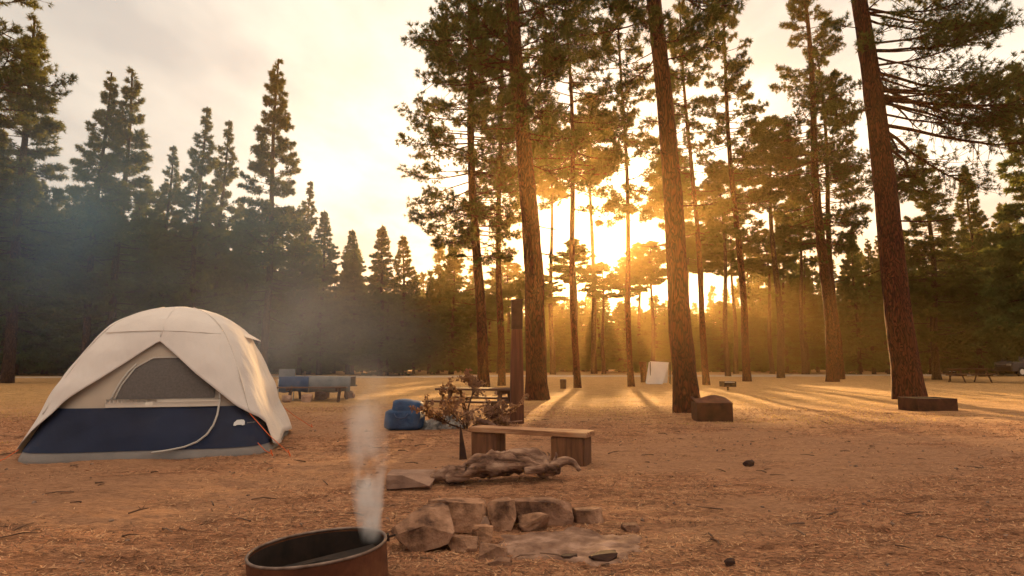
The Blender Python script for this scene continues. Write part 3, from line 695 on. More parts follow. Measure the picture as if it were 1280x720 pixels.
def rock(x0, y0, x1, y1, seed, label, depth=.8, mat='rock', rz=None, sink=.02, sharp=.6, group='rocks of the broken fire circle', tilt=(0, 0), cat='rock', cuts=7):
    """a rock filling that pixel box of the photograph, standing on the ground at the box's lower edge"""
    p = G((x0 + x1) / 2, y1); w = (x1 - x0) / F * p.y; dy = w * depth; cy = p.y + dy * .5
    zt = at(0, y0, cy + dy * .1).z; g = gh(p.x, cy); h = max(.03, zt - g + sink)
    rr = random.Random(seed)
    o = link('rock', rock_mesh(w * 1.02, dy, h, seed, sharp, cuts), M[mat], loc=(p.x * cy / p.y, cy, g - sink)); o.rotation_euler = (tilt[0], tilt[1], rr.uniform(-.12, .12) if rz is None else rz)
    return tag(o, label, cat, group)
for _k in ('rock', 'rock2'):
    _t = NT(M[_k]); _b = _t.n['Principled BSDF']; _l = _b.inputs['Base Color'].links[0].from_socket; _oi = _t.new('ShaderNodeObjectInfo')
    _t.c(_t.mix(1.0, _l, _t.ramp(_oi.outputs['Random'], [(.0, (.7, .62, .6)), (.5, (1, .95, .9)), (1, (1.25, 1.15, 1.02))]), 'MULTIPLY'), _b.inputs['Base Color'])
rock(490, 635, 563, 691, 4, 'largest blocky tan rock of the fire circle, nearest the round fire ring', .75, sharp=.9, rz=.35)
rock(541, 620, 612, 664, 9, 'broad brown rock with a flat sloping top, second from left in the fire circle', .8, sharp=.9, rz=-.2)
rock(609, 622, 645, 664, 3, 'upright narrow rock in the middle of the fire circle', .9, rz=.1)
rock(641, 621, 716, 658, 22, 'long flat-topped block at the back of the fire circle', .5, sharp=1, cuts=3, rz=-.05)
rock(648, 640, 685, 665, 15, 'low lumpy rock leaning under the long flat-topped block', .7)
rock(716, 634, 754, 657, 16, 'round brown rock standing alone at right end of the fire circle', .8, sharp=.2)
rock(777, 654, 798, 664, 17, 'small dark stone lying on pale dust right of the fire circle', .8, sharp=.2)
rock(558, 668, 598, 687, 18, 'low rounded pale rock in front of the broad brown one', .7, sharp=.2)
rock(590, 656, 616, 677, 19, 'dark shaded rock sunk behind the low rounded pale one', .7)
rock(598, 678, 634, 703, 20, 'half-buried round stone at the front of the fire circle', .8, sharp=.2, mat='rock')
rock(611, 697, 640, 713, 21, 'knobbly small stone lowest in the picture before the fire circle', .7, sharp=.3)
rock(737, 690, 772, 703, 23, 'flat dark burnt stone at the front right of the ash', .6, mat='dark', sharp=.3)
rock(700, 693, 722, 702, 24, 'thin dark stone left of the flat burnt one on the ash', .6, mat='dark', sharp=.3)
rock(600, 645, 612, 667, 25, 'pale pebble-like stone wedged between the two middle rocks', .7, mat='rock2')
rock(930, 575, 943, 582, 26, 'single dark stone on bare ground at right below the squat fire box', .7, mat='dark', group=None)
rock(906, 697, 919, 705, 27, 'tiny dark stone alone at lower right of the campsite', .7, mat='dark', group=None)
rock(483, 589, 546, 613, 28, 'flat pale slab stone lying at the thin left end of the log', .8, mat='rock2', sharp=1, group=None, cuts=3)
rock(447, 598, 464, 612, 29, 'small grey stone just left of the flat slab, behind the smoke', .8, mat='rock2', group=None)
# ash patch
def ash():
    p = gnd(712, 680); mb = MB(); n1, n2 = 90, 16; vs = [(0, 0, .03)]
    for j in range(1, n2 + 1):
        for k in range(n1):
            a = 2 * PI * k / n1; rr = j / n2; w = 1 + .25 * mnoise.noise(Vector((math.cos(a) * 1.6, math.sin(a) * 1.6, 3))) + .16 * mnoise.noise(Vector((math.cos(a) * 6, math.sin(a) * 6, 9)))
            x, y = .50 * rr * math.cos(a) * w, .36 * rr * math.sin(a) * w
            g = float(gh_np(p.x + x, p.y + y, True)); vs.append((x, y, g + .022 * (1 - rr ** 2) + .006 - .03 * (rr > .95) + .008 * mnoise.noise(Vector((x * 14, y * 14, 0)))))
    vs[0] = (0, 0, gh(p.x, p.y) + .03)
    mb.add(vs, [(0, 1 + k, 1 + (k + 1) % n1) for k in range(n1)] + [(1 + (j - 1) * n1 + k, 1 + j * n1 + k, 1 + j * n1 + (k + 1) % n1, 1 + (j - 1) * n1 + (k + 1) % n1) for j in range(1, n2) for k in range(n1)])
    tag(link('ash_patch', mb.mesh(), M['ash'], loc=(p.x, p.y, 0), smooth=True), 'grey-brown patch of old ash spread inside the fire circle', 'ash', kind='stuff')
ash()

# ------------------------------------------------------------------ gnarled log
def log():
    p0 = G(640, 597); o = Vector((p0.x, p0.y, gh(p0.x, p0.y)))
    def q(px, py, dy=0, r=0): 
        w = at(px, py, p0.y + dy); return w - o
    mb = MB()
    def path(pts, rad, seg=18, amp=.05, fr=7):
        P = [q(*a) for a in pts]; PP = []; RR = []
        for i in range(len(P) - 1):
            for k in range(7):
                u = k / 7; a, b = P[i], P[i + 1]; m0 = (P[min(i + 1, len(P) - 1)] - P[max(i - 1, 0)]) * .5; m1 = (P[min(i + 2, len(P) - 1)] - P[i]) * .5
                PP.append(a * (2 * u ** 3 - 3 * u ** 2 + 1) + m0 * (u ** 3 - 2 * u ** 2 + u) + b * (-2 * u ** 3 + 3 * u ** 2) + m1 * (u ** 3 - u ** 2)); RR.append(rad[i] * (1 - u) + rad[i + 1] * u)
        mb.tube(PP + [P[-1]], RR + [rad[-1]], seg, amp=amp, freq=fr)
    path([(533, 592), (556, 583), (578, 581), (600, 575), (625, 572), (650, 570), (680, 575), (700, 577)], [.03, .06, .07, .09, .10, .105, .085, .045])
    path([(560, 590, -.05), (585, 584, -.08), (604, 572, -.06), (622, 568, -.04), (640, 571, -.03)], [.04, .07, .08, .085, .06])
    path([(620, 572, .0), (638, 562, 0), (664, 561, .02), (680, 568, .02), (676, 577, -.06), (655, 580, -.1)], [.05, .06, .07, .055, .05, .035], 12, .02, 7)
    path([(586, 580, -.08), (588, 571, -.08), (598, 565, -.06), (612, 566, -.05)], [.03, .045, .05, .04], 10, .015, 8)
    path([(690, 576, -.02), (705, 567, .0), (716, 570, -.02), (724, 579, -.05)], [.05, .04, .032, .018], 10, .012, 8)
    path([(683, 570, 0), (686, 561, .02), (684, 557, .02)], [.02, .012, .005], 7, .004, 8)
    path([(690, 572, 0), (695, 562, -.02), (694, 557, -.02)], [.02, .012, .005], 7, .004, 8)
    link('fallen_log', mb.mesh(), M['driftlog'], loc=o - Vector((0, .06, .055)), smooth=True, label='gnarled twisted weathered log lying on a low mound before the bench', cat='log')
log()

# ------------------------------------------------------------------ bench
def bench():
    a = G(612, 573); b = G(712, 581); A0 = Vector((at(593, 530, 7.95).x, 7.85, 0)); B0 = Vector((at(740, 541, 7.2).x, 7.2, 0))
    d = (B0 - A0); Ln = d.length; yaw = math.atan2(d.y, d.x); c = (A0 + B0) / 2; g = gh(c.x, c.y)
    t = empty('bench', (c.x, c.y + .12, g), yaw, label='low plank bench on two thick wooden blocks behind the gnarled log', cat='bench')
    zt = at(0, 537, c.y).z - g
    mb = MB(); mb.box((0, 0, zt - .03), (Ln, .32, .055), j=.004); link('seat', mb.mesh(.008, 2), M['wood'], t)
    for x, w in ((-Ln / 2 + .20, .34), (Ln / 2 - .24, .40)):
        mb = MB(); mb.box((x, .0, (zt - .06) / 2 - .04), (w, .27, zt - .06 + .08), j=.008); link('leg', mb.mesh(.012, 2), M['woodleg'], t)
bench()
# split stake
p = G(579, 573)
mb = MB(); h = .40; mb.add([(-.045, -.03, -.06), (.06, -.02, -.06), (.05, .05, -.06), (-.04, .04, -.06), (-.045, -.01, h), (-.03, -.005, h), (-.035, .01, h), (-.045, .005, h)], [(0, 1, 5, 4), (1, 2, 6, 5), (2, 3, 7, 6), (3, 0, 4, 7), (4, 5, 6, 7), (3, 2, 1, 0)])
link('wooden_stake', mb.mesh(.004), M['dark'], loc=p, label='sharp split wooden stake standing upright left of the bench', cat='stake')

# ------------------------------------------------------------------ timber post
def post():
    p = G(646, 528); w = 16 / F * p.y; zt = at(0, 376, p.y).z - p.z
    t = empty('timber_post', p, .1, label='square reddish timber post with a dark box at its top, standing behind the bench', cat='post')
    mb = MB(); zj = zt - 36 / F * p.y
    mb.add([(sx * w / 2 * s, sy * w / 2 * s, z) for z, s in ((-.2, 1.03), (.7, .98), (1.5, .85), (zj, .76)) for sx, sy in ((-1, -1), (1, -1), (1, 1), (-1, 1))], [(i * 4 + k, i * 4 + (k + 1) % 4, i * 4 + 4 + (k + 1) % 4, i * 4 + 4 + k) for i in range(3) for k in range(4)] + [(3, 2, 1, 0), (12, 13, 14, 15)])
    link('shaft', mb.mesh(.01, 2), M['post'], t)
    mb = MB(); mb.box((-.0, 0, (zj + zt) / 2 + .001), (w * .84, w * .8, zt - zj)); bx = link('lamp_box', mb.mesh(.012, 2), M['dark'], t)
    mb = MB(); mb.box((0, 0, zt + .012), (w * .92, w * .9, .02)); link('cap', mb.mesh(.004), M['dark'], bx)
    mb = MB(); mb.tube([(-w * .9, -.06, .02), (-w * .2, -.12, .035), (w * .6, -.14, .06)], [.02, .018, .012], 7, amp=.006); 
    link('broken_stick', mb.mesh(), M['drift'], loc=(p.x - .05, p.y - .15, p.z), label='short broken stick leaning at the foot of the timber post', cat='stick')
post()

# ------------------------------------------------------------------ blue bag, tarp, dead shrub, picnic tables
def blobby(dims, seed, amp=.06, n=3.5, res=24, flat=True):
    vs = []; fs = []; a, b, c = dims
    for i in range(res + 1):
        ph = -PI / 2 + PI * i / res
        for j in range(res * 2):
            th = PI * j / res; cp, sp, ct, st = math.cos(ph), math.sin(ph), math.cos(th), math.sin(th); e = 2 / n
            f = lambda v: math.copysign(abs(v) ** e, v)
            v = Vector((a * f(cp) * f(ct), b * f(cp) * f(st), c * f(sp)))
            v *= 1 + amp * mnoise.fractal(v * 5 + Vector((seed, 0, 0)), .8, 2, 4)
            vs.append(v + Vector((0, 0, c)))
    m = res * 2; fs = [(i * m + j, i * m + (j + 1) % m, (i + 1) * m + (j + 1) % m, (i + 1) * m + j) for i in range(res) for j in range(m)]
    mb = MB(); mb.add(vs, fs); me = mb.mesh(); bm = bmesh.new(); bm.from_mesh(me); bmesh.ops.remove_doubles(bm, verts=bm.verts, dist=.002); bm.to_mesh(me); bm.free(); return me
def bag():
    p = G(503, 538); t = empty('duffel_bag', p + Vector((0, .2, 0)), -.1, label='slumped blue fabric bag standing on the ground left of the dead shrub', cat='bag')
    link('body', blobby((.32, .24, .17), 3, .06, 6), M['blue'], t, smooth=True)
    o = link('top_flap', blobby((.25, .21, .15), 9, .08, 5.5), M['blue'], t, smooth=True); o.location = (.035, 0, .20); o.rotation_euler = (0, R(5), 0)
    mb = MB(); mb.tube([(-.12, -.235, .28), (-.08, -.27, .22), (.0, -.275, .20), (.08, -.27, .22), (.12, -.235, .28)], .012, 6); link('strap', mb.mesh(), M['bluecloth'], t, smooth=True)
bag()
def tarp():
    p = G(552, 537); mb = MB(); n = 44; vs = []
    for i in range(n + 1):
        for j in range(n + 1):
            u, v = i / n * 2 - 1, j / n * 2 - 1; x, y = u * .42, v * .26; r = max(abs(u), abs(v)) ; e = max(0, 1 - (u * u + v * v) ** 1.0)
            z = e * .17 + .11 * e ** .5 * abs(mnoise.fractal(Vector((x * 8, y * 9, 4)), .8, 2, 4)) * 1.6 - (.02 if e == 0 else 0)
            x += .03 * mnoise.noise(Vector((x * 9, y * 9, 8))); vs.append((x, y, z))
    mb.add(vs, [(i * (n + 1) + j, (i + 1) * (n + 1) + j, (i + 1) * (n + 1) + j + 1, i * (n + 1) + j + 1) for i in range(n) for j in range(n)])
    link('crumpled_tarp', mb.mesh(), M['tarp'], loc=p + Vector((0, .28, 0)), label='heap of crumpled grey sheeting between the blue bag and dead shrub', cat='tarp')
tarp()
def shrub():
    p = G(582, 538); rng = np.random.default_rng(4); rr = random.Random(8)
    t = empty('dead_shrub', p + Vector((0, .25, 0)), label='bare tangled dead shrub with curled brown leaves in front of the picnic table', cat='shrub')
    mb = MB(); P = []; D = []
    def grow(s, d, L, r, lv):
        pts = [s]; 
        for k in range(5):
            d = (d + Vector((rr.gauss(0, .18), rr.gauss(0, .18), rr.gauss(.02, .14)))).normalized(); pts.append(pts[-1] + d * L / 5)
            if lv < 3 and k > 0 and rr.random() < .75: 
                a = rr.uniform(0, 6.28); grow(pts[-1], (d * .6 + Vector((math.cos(a), math.sin(a), rr.uniform(-.2, .5))) * .8).normalized(), L * rr.uniform(.4, .6), r * .55, lv + 1)
            if lv >= 1: 
                for _ in range(2): P.append(pts[-1] + Vector((rr.gauss(0, .02), rr.gauss(0, .02), rr.gauss(0, .02)))); D.append(d)
        mb.tube(pts, [r * (1 - .15 * k) for k in range(6)], 5, cap=False)
    grow(Vector((0, 0, -.03)), Vector((-.12, 0, 1)), 1.12, .022, 0)
    for a in np.linspace(0, 6, 9): grow(Vector((.03 * math.cos(a), .03 * math.sin(a), -.02)), Vector((math.cos(a) * 1.0, math.sin(a) * .7, rr.uniform(.25, .9))).normalized(), rr.uniform(.55, .85), .014, 1)
    link('stems', mb.mesh(), M['twig'], t)
    V, Fc = needles(np.array([tuple(v) for v in P]), np.array([tuple(v) for v in D]), 3, .05, .03, rng, 1.2); link('leaves', me_np('l', V, Fc), M['dleaf'], t)
shrub()
def picnic(px, py, label, yaw, L=1.8, H=.75, mat='darkwood', cloth=None, sc=1):
    p = G(px, py); t = empty('picnic_table', p, yaw, label=label, cat='picnic table'); m = M[mat]
    def bd(name, c, d, rot=None): mb = MB(); mb.box(c, d, rot, .003); return link(name, mb.mesh(.006), m, t)
    mb = MB()
    for k in range(5): mb.box((0, (k - 2) * .145, H - .02), (L, .135, .04), j=.003)
    link('tabletop', mb.mesh(.005), m, t)
    for s in (-1, 1):
        mb = MB(); 
        for k in range(2): mb.box((0, s * (.62 + k * .135), H * .6), (L, .125, .04), j=.003)
        link('seat', mb.mesh(.005), m, t)
    for s in (-1, 1):
        x = s * (L / 2 - .3); mb = MB(); mb.box((x, 0, H * .6 - .05), (.05, 1.45, .09)); mb.box((x, 0, H - .08), (.05, .66, .08))
        for q in (-1, 1): mb.tube([(x + .03, q * .26, H - .06), (x + .03, q * .62, -.05)], .045, 4)
        link('trestle', mb.mesh(), m, t)
    if cloth:
        for (x0, x1, mt, nm) in cloth:
            mb = MB(); n = 24; vs = []
            prof = [(-.42, H - .42), (-.40, H - .2), (-.385, H + .012), (0, H + .014), (.385, H + .012), (.40, H - .3)]
            for i in range(n + 1):
                x = x0 + (x1 - x0) * i / n
                for k, (y, z) in enumerate(prof): vs.append((x, y + (.03 * math.sin(x * 17) if k in (0, 5) else 0), z + (.02 * math.sin(x * 9) if k in (0, 5) else 0)))
            q = len(prof); mb.add(vs, [(i * q + j, (i + 1) * q + j, (i + 1) * q + j + 1, i * q + j + 1) for i in range(n) for j in range(q - 1)])
            o = link('tablecloth', mb.mesh(), M[mt], loc=p, smooth=True, label=nm, cat='tablecloth'); o.rotation_euler = (0, 0, yaw)
            md = o.modifiers.new('t', 'SOLIDIFY'); md.thickness = .006
    return t
picnic(598, 522, 'low dark wooden picnic table behind the dead shrub, left of the timber post', -.30, 1.7, .62)
picnic(397, 501, 'picnic table hidden under blue and grey cloths between tent and smoke', .05, 2.0, .70, cloth=[(-1.03, -.18, 'bluecloth', 'blue cloth hanging over the left part of the far picnic table'), (-.17, 1.03, 'greycloth', 'grey cloth hanging over the right part of the far picnic table')])
picnic(1212, 478, 'tiny dark picnic table far off near the right edge', .1, 2.2, .78)
# rocks round the far table
for k, (x0, y0, x1, y1, lb) in enumerate(((376, 492, 390, 503, 'pale boulder before the left part of the cloth-covered table'), (393, 489, 410, 500, 'pale low boulder before the middle of the cloth-covered table'), (430, 488, 443, 498, 'grey boulder at right end of the cloth-covered table'), (352, 494, 364, 503, 'grey boulder half hidden by the tent slope'),
      (606, 505, 622, 512, 'flat pale stone below the right end of the low dark picnic table'), (622, 497, 636, 504, 'small pale stone left of the timber post'), (618, 486, 634, 494, 'pale stone farther back left of the timber post'))):
    rock(x0, y0, x1, y1, 40 + k, lb, .8, mat='rock2', sharp=.3, group='pale stones about the picnic tables')
# stick by the shrub
a = at(596, 517, 10.6); b = at(623, 527, 10.5); mb = MB(); mb.tube([a, a.lerp(b, .5) + Vector((0, 0, .02)), b], [.05, .045, .035], 8, amp=.012, freq=8); 
mb.V = [(v[0] - b.x, v[1] - b.y, v[2] - gh(b.x, b.y) - (min(a.z, b.z) - gh(b.x, b.y) - .05)) for v in mb.V]
link('branch', mb.mesh(), M['drift'], loc=(b.x, b.y, gh(b.x, b.y)), smooth=True, label='short thick branch slanting down at right of the dead shrub', cat='branch')
# camp chair by the far table
def chair():
    p = G(357, 500); t = empty('camp_chair', p, .3, label='folding camp chair with pale seat at left end of the cloth-covered table', cat='chair')
    mb = MB(); mb.box((0, 0, .42), (.46, .42, .02)); link('seat', mb.mesh(.005), M['bluecloth'], t)
    mb = MB(); mb.box((0, .2, .7), (.46, .02, .42), Matrix.Rotation(R(-8), 3, 'X')); link('backrest', mb.mesh(.005), M['greycloth'], t)
    for x in (-.22, .22):
        mb = MB(); mb.tube([(x, -.22, 0), (x, .2, .62)], .012, 6); link('leg', mb.mesh(), M['chrome'], t); mb = MB(); mb.tube([(x, .2, -.0), (x, -.2, .6)], .012, 6); link('leg', mb.mesh(), M['chrome'], t)
chair()

# ------------------------------------------------------------------ dark fire boxes at right
def firebox(x0, x1, yt, yb, label, lid, yaw):
    p = G((x0 + x1) / 2, yb); w = (x1 - x0) / F * p.y; h = (yb - yt) / F * p.y; d = w * .8
    t = empty('fire_box', p + Vector((0, d / 2, 0)), yaw, label=label, cat='fire box'); 
    mb = MB(); th = .035
    for c, s in (((0, -d / 2, h / 2), (w, th, h)), ((0, d / 2, h / 2), (w - .002, th, h)), ((-w / 2 + th / 2, 0, h / 2), (th, d - th - .002, h - .003)), ((w / 2 - th / 2, 0, h / 2), (th, d - th - .002, h - .003))): mb.box((c[0], c[1], c[2] - .03), s)
    link('walls', mb.mesh(.004), M['rustdark'], t)
    mb = MB(); mb.box((0, 0, h * .3), (w - .08, d - .08, .1)); link('ash_bed', mb.mesh(.01), M['char'], t)
    if lid:
        mb = MB(); n = 20; vs = []
        for i in range(n + 1):
            u = i / n
            for j in range(7):
                v = j / 6; x = (u - .5) * w * 1.02; y = (v - .5) * d * 1.02; z = h - .02 + .10 * v * (.35 + .9 * math.exp(-((u - .66) / .36) ** 2) + .6 * math.exp(-((u - .02) / .08) ** 2))
                vs.append((x, y, z))
        mb.add(vs, [(i * 7 + j, (i + 1) * 7 + j, (i + 1) * 7 + j + 1, i * 7 + j + 1) for i in range(n) for j in range(6)]); o = link('lid', mb.mesh(), M['rust'], t); md = o.modifiers.new('t', 'SOLIDIFY'); md.thickness = .02
    else:
        mb = MB()
        for k in range(9): mb.tube([(-w / 2 + .05 + k * (w - .1) / 8, -d / 2 + .03, h - .035), (-w / 2 + .05 + k * (w - .1) / 8, d * .2, h - .035)], .007, 5)
        mb.tube([(-w / 2 + .03, d * .2, h - .035), (w / 2 - .03, d * .2, h - .035)], .01, 6); link('grate', mb.mesh(), M['soot'], t)
M['rustdark'] = pbr('dark_rusty_plate', (.03, .011, .007), (.085, .030, .017), 6, rough=.85, metal=.2, bump=.4, bdist=.005)
firebox(874, 917, 503, 527, 'squat dark fire box with a buckled lid at the foot of the thick leaning pine', True, -.08)
firebox(1148, 1197, 497, 514, 'low wide dark fire box beside the massive right-hand pine', False, .0)
# small far things
def pedestal_grill(px, yb, yt, label):
    p = G(px, yb); h = (yb - yt) / F * p.y; t = empty('pedestal_grill', p, .2, label=label, cat='grill')
    mb = MB(); mb.tube([(0, 0, -.1), (0, 0, h - .2)], .045, 8); link('post', mb.mesh(), M['soot'], t)
    mb = MB(); w = .5
    for c, s in (((0, 0, h - .2), (w, .4, .02)), ((0, .2, h - .1), (w, .02, .2)), ((-w / 2, 0, h - .1), (.02, .38, .2)), ((w / 2, 0, h - .1), (.02, .38, .2))): mb.box(c, s)
    link('firebox', mb.mesh(), M['soot'], t)
    mb = MB(); 
    for k in range(7): mb.tube([(-.2 + k * .066, -.2, h - .03), (-.2 + k * .066, .18, h - .03)], .008, 4)
    link('grate', mb.mesh(), M['chrome'], t)
pedestal_grill(910, 488, 477, 'small low charcoal grill on a post between the thick leaning pine and bare trunk')
pedestal_grill(1188, 477, 464, 'tiny dark post grill far off left of the distant picnic table')
def bin_(px, yb, yt, w_, label):
    p = G(px, yb); h = (yb - yt) / F * p.y; r = w_ / 2 / F * p.y; t = empty('litter_bin', p, label=label, cat='bin')
    link('drum', lathe([(0, 0), (r * .9, 0), (r * .93, h * .3), (r * .96, h * .32), (r * .95, h * .6), (r, h * .62), (r, h * .94), (0.001, h * .94)], 24).mesh(), M['rustdark'], t)
    link('lid', lathe([(r * 1.06, h * .93), (r * 1.06, h * .97), (r * .6, h), (0.001, h * 1.0)], 24).mesh(), M['dark'], t)
bin_(704, 486, 474, 8, 'small dark drum bin right of the thickest middle trunk')
def white_tent():
    b = G(821, 480); Y = b.y; t = empty('camp_shelter', b, -.15, label='small bright white camp shelter far off behind the thick leaning pine', cat='shelter')
    w = 28 / F * Y; h = 28 / F * Y; s = MB(); d = 1.4
    # sloping white panel facing us, roof and back
    s.add([(-w * .45, -d / 2, .02), (w * .2, -d / 2, .02), (w * .5, -d / 2 + .1, h * .95), (-w * .28, -d / 2 + .1, h), (-w * .45, d / 2, .02), (w * .5, d / 2, .02), (w * .6, d / 2, h * .9), (-w * .28, d / 2, h * .95)],
          [(0, 1, 2, 3), (3, 2, 6, 7), (4, 7, 6, 5), (0, 3, 7, 4)])
    o = link('canvas', s.mesh(), M['whitefab'], t); md = o.modifiers.new('t', 'SOLIDIFY'); md.thickness = .02
    for x, y in ((w * .55, -d / 2 + .1), (w * .6, d / 2), (-w * .3, -d / 2 + .1)):
        mb = MB(); mb.tube([(x, y - .04, -.05), (x, y - .04, h * .97)], .025, 6); link('pole', mb.mesh(), M['soot'], t)
white_tent()
p = G(804, 478); mb = MB(); mb.tube([(0, 0, -.1), (.02, 0, .5), (.0, 0, 1.1)], [.14, .16, .22], 9, amp=.03); 
stump = link('tall_stump', mb.mesh(), M['bark'], loc=p, label='tall broken tree stump just left of the white camp shelter', cat='stump')
def car():
    p = G(1284, 470); t = empty('parked_car', p, .15, label='dark parked car cut by the right edge of the picture, far off by the wood', cat='car')
    L = 4.5; W = 1.8
    side = [(-2.2, .35), (-2.22, .75), (-2.05, .98), (-1.3, 1.08), (-.75, 1.62), (.9, 1.66), (1.75, 1.12), (2.15, 1.0), (2.22, .6), (2.15, .32)]
    def prism(pts, w, mb, y=0): 
        n = len(pts); mb.add([(x, y - w / 2, z) for x, z in pts] + [(x, y + w / 2, z) for x, z in pts], [tuple(range(n)), tuple(range(2 * n - 1, n - 1, -1))] + [(i, i + n, (i + 1) % n + n, (i + 1) % n) for i in range(n)])
    mb = MB(); prism(side, W, mb); link('body', mb.mesh(.06, 3), M['paint'], t, smooth=False)
    for pts in ([(-1.1, 1.1), (-.68, 1.52), (.0, 1.55), (.0, 1.1)], [(.08, 1.1), (.08, 1.55), (.82, 1.56), (1.45, 1.12)]): mb = MB(); prism(pts, W + .012, mb); link('window', mb.mesh(), M['glass'], t)
    for x in (-1.4, 1.4):
        for y in (-.82, .82):
            wv = MB(); wv.tube([(x, y - .11, .33), (x, y + .11, .33)], .34, 20); tw = link('wheel', wv.mesh(), M['rubber'], t); rm = MB(); s = -1 if y < 0 else 1; rm.tube([(x, y + s * .1, .33), (x, y + s * .125, .33)], .2, 14); link('rim', rm.mesh(), M['chrome'], tw)
    for y in (-.65, .65): mb = MB(); mb.box((-2.17, y, .82), (.12, .3, .14)); link('headlight', mb.mesh(.02), M['chrome'], t)
car()
# saplings and young scrub at the edge of the wood
for k, (px, py) in enumerate(((735, 478), (770, 480), (690, 479))):
    pass

# ------------------------------------------------------------------ smoke
def volmat(name, color, dens, aniso):
    m, t = newmat(name); t.n.remove(t.n['Principled BSDF']); v = t.new('ShaderNodeVolumePrincipled')
    v.inputs['Color'].default_value = (*color, 1); v.inputs['Density'].default_value = dens; v.inputs['Anisotropy'].default_value = aniso
    t.c(v.outputs[0], t.n['Material Output'].inputs['Volume']); return m, t, v
def smoke_mat(name, col, dens, scale, lo, hi, aniso=.3, stretch=(1, 1, 1), fall=None):
    m, t, v = volmat(name, col, dens, aniso)
    tc = t.new('ShaderNodeTexCoord'); mp = t.new('ShaderNodeMapping'); mp.inputs['Scale'].default_value = stretch; t.c(tc.outputs['Object'], mp.inputs[0])
    n = t.noise(mp.outputs[0], scale, 3, .55); mr = t.new('ShaderNodeMapRange'); mr.inputs[1].default_value = lo; mr.inputs[2].default_value = hi; t.c(n, mr.inputs[0])
    # thin out towards the hull: generated coords run 0..1
    g = t.new('ShaderNodeVectorMath', operation='SUBTRACT'); t.c(tc.outputs['Generated'], g.inputs[0]); g.inputs[1].default_value = (.5, .5, .5)
    if fall == 'col':
        sp = t.new('ShaderNodeSeparateXYZ'); t.c(tc.outputs['Object'], sp.inputs[0])
        sg = t.new('ShaderNodeSeparateXYZ'); t.c(g.outputs[0], sg.inputs[0])
        up = t.math('POWER', t.math('SUBTRACT', 1.0, t.math('MULTIPLY', sp.outputs[2], .88), True), 1.7)
        wv = t.noise(t.coord('Object', (1, 1, .9)), 3.2, 2); xo = t.math('ADD', sp.outputs[0], t.math('MULTIPLY', t.math('SUBTRACT', wv, .5), .16))
        rr = t.math('SQRT', t.math('ADD', t.math('POWER', t.math('ADD', xo, t.math('MULTIPLY', sp.outputs[2], .05)), 2.0), t.math('POWER', sp.outputs[1], 2.0)))
        rad = t.math('ADD', .07, t.math('MULTIPLY', sp.outputs[2], .075))
        core = t.math('SUBTRACT', 1.0, t.math('DIVIDE', rr, rad), True)
        r2 = t.math('MULTIPLY', t.math('MULTIPLY', up, core), t.math('MULTIPLY', t.math('SUBTRACT', sp.outputs[2], .07), 9.0, True))
        t.c(t.math('MULTIPLY', t.math('MULTIPLY', mr.outputs[0], r2), dens), v.inputs['Density']); return m
    ln = t.new('ShaderNodeVectorMath', operation='LENGTH'); t.c(g.outputs[0], ln.inputs[0])
    f = t.math('POWER', t.math('SUBTRACT', 1.0, t.math('MULTIPLY', ln.outputs['Value'], 2.0), True), 1.3)
    t.c(t.math('MULTIPLY', t.math('MULTIPLY', mr.outputs[0], f), dens), v.inputs['Density']); return m
def hull(name, P, r, mat, label, step=None):
    mb = MB(); o = Vector(P[0]); mb.tube([Vector(a) - o for a in P], r, 16); link(name, mb.mesh(), mat, loc=o, label=label, cat='smoke', kind='stuff')
    if step: mat.cycles.volume_step_rate = step
x = (470 - 640) / F * 3.58; z0 = .13
hull('smoke_plume', [(x, 3.58, z0), (x + .01, 3.58, z0 + .12), (x - .012, 3.58, z0 + .3), (x - .02, 3.58, z0 + .45), (x - .012, 3.57, z0 + .62), (x - .03, 3.57, z0 + .85), (x - .06, 3.57, z0 + 1.1)], [.05, .075, .10, .13, .16, .19, .2],
     smoke_mat('plume_smoke', (.96, .95, .96), 75, 6, .38, .70, .0, (1, 1, .5), 'col'), 'dense white smoke plume curling up from the round fire ring')
def ellipsoid(name, c, r, mat, label, rot=0):
    bm = bmesh.new(); bmesh.ops.create_icosphere(bm, subdivisions=3, radius=1)
    for v in bm.verts: v.co = Vector((v.co.x * r[0], v.co.y * r[1], v.co.z * r[2]))
    o = link(name, me_bm(bm), mat, loc=c, label=label, cat='smoke', kind='stuff'); o.rotation_euler = (0, rot, 0)
ellipsoid('smoke_bank', (-13.5, 21, 6.0), (14, 7, 7.0), smoke_mat('bank_smoke', (.22, .52, 1.0), .05, .20, .42, .66, -.1, (1, 1, .7)), 'thin bluish smoke drifting in front of the left wood', R(14))
ellipsoid('smoke_drift', (-3.2, 9.5, 1.5), (2.6, 5.0, 1.5), smoke_mat('drift_smoke', (.70, .80, .98), .10, .8, .38, .68, .1), 'faint pale smoke hanging over the ground between tent and fire ring', R(6))
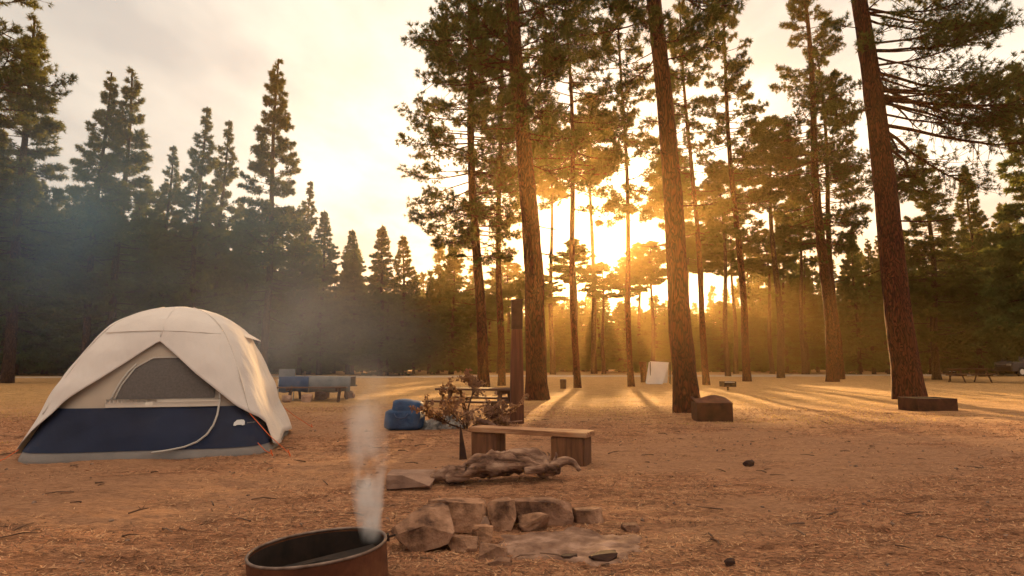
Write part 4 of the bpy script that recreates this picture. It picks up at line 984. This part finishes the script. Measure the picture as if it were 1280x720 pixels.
#@@LIGHT
# ------------------------------------------------------------------ light
SUN_AZ = math.atan((752 - 640) / F); SUN_EL = R(9.6)
sd = Vector((math.sin(SUN_AZ) * math.cos(SUN_EL), math.cos(SUN_AZ) * math.cos(SUN_EL), math.sin(SUN_EL)))
sl = bpy.data.lights.new('sun', 'SUN'); sl.energy = 5.0; sl.angle = R(1.2); sl.color = (1, .58, .22)
so = bpy.data.objects.new('sun', sl); COL.objects.link(so); so.rotation_euler = (-sd).to_track_quat('-Z', 'Y').to_euler()
def world():
    w = bpy.data.worlds.new('World'); S.world = w; w.use_nodes = True; t = NT(w); bg = t.n['Background']; bg.inputs[1].default_value = .1
    sk = t.new('ShaderNodeTexSky', sky_type='NISHITA'); sk.sun_disc = False; sk.sun_elevation = SUN_EL; sk.sun_rotation = SUN_AZ; sk.dust_density = 3
    tc = t.new('ShaderNodeTexCoord'); nv = t.new('ShaderNodeVectorMath', operation='NORMALIZE'); t.c(tc.outputs['Generated'], nv.inputs[0])
    dt = t.new('ShaderNodeVectorMath', operation='DOT_PRODUCT'); t.c(nv.outputs[0], dt.inputs[0]); dt.inputs[1].default_value = sd
    d = t.math('MAXIMUM', dt.outputs['Value'], 0)
    sp = t.new('ShaderNodeSeparateXYZ'); t.c(nv.outputs[0], sp.inputs[0])
    zz = t.math('ADD', t.math('MAXIMUM', sp.outputs[2], 0), .12)
    cb = t.new('ShaderNodeCombineXYZ'); t.c(t.math('DIVIDE', sp.outputs[0], zz), cb.inputs[0]); t.c(t.math('DIVIDE', sp.outputs[1], zz), cb.inputs[1])
    mp = t.new('ShaderNodeMapping'); mp.inputs['Scale'].default_value = (.9, .55, 1); mp.inputs['Rotation'].default_value = (0, 0, R(-35)); mp.inputs['Location'].default_value = (CLX, CLY, 0); t.c(cb.outputs[0], mp.inputs[0])
    n = t.noise(mp.outputs[0], 1.0, 6, .55)
    thin = t.ramp(n, [(.42, (0, 0, 0)), (.60, (1, 1, 1))])       # 1 = thin bright cloud
    g1 = t.math('POWER', d, 3); g2 = t.math('POWER', d, 26); g3 = t.math('POWER', d, 260)
    base = t.mix(1.0, (0, 0, 0), (3.0, 2.55, 2.0), 'ADD')
    def sc(col, f): 
        return t.mix(1.0, col, f, 'MULTIPLY')
    veil = t.mix(1.0, (1.50, 1.39, 1.22), sc((.42, .35, .26), g1), 'ADD')
    veil = t.mix(1.0, veil, sc((1.15, 1.0, .75), t.math('MULTIPLY', g2, t.math('ADD', t.math('MULTIPLY', thin, 1.0), .25))), 'ADD')
    veil = t.mix(1.0, veil, sc((26, 15, 4.5), g3), 'ADD')
    cl = t.mix(1.0, veil, t.mix(t.math('MULTIPLY', thin, t.math('ADD', g1, .1)), (1, 1, 1), (2.2, 2.1, 1.9)), 'MULTIPLY')
    # added fill light: unseen sky overhead brightened to lift the foreground
    mr = t.new('ShaderNodeMapRange', interpolation_type='SMOOTHSTEP'); mr.inputs[1].default_value = .52; mr.inputs[2].default_value = .85; t.c(sp.outputs[2], mr.inputs[0])
    cl = t.mix(mr.outputs[0], cl, (4.7, 3.55, 2.5))
    out = t.mix(.93, sk.outputs[0], cl)
    t.c(out, bg.inputs[0])
CLX, CLY = 0.0, 0.0
world()
hz = MB(); hz.box((0, 0, 17), (660, 660, 40)); 
HAZE = .00062
hm, _, _ = volmat('evening_haze', (1, .66, .30), HAZE, .8)
link('haze', hz.mesh(), hm, kind='stuff', label='golden evening haze hanging through the whole wood', cat='haze')

S.render.engine = 'CYCLES'; S.cycles.use_denoising = True
try: S.cycles.denoiser = 'OPENIMAGEDENOISE'
except Exception: pass
S.cycles.max_bounces = 6; S.cycles.diffuse_bounces = 3; S.cycles.transmission_bounces = 4; S.cycles.transparent_max_bounces = 16; S.cycles.volume_bounces = 2
S.cycles.sample_clamp_indirect = 6; S.cycles.use_adaptive_sampling = True; S.cycles.adaptive_threshold = .02
S.cycles.volume_max_steps = 64
S.view_settings.view_transform = 'Standard'; S.view_settings.look = 'None'; S.view_settings.exposure = 1.95; S.view_settings.gamma = 1
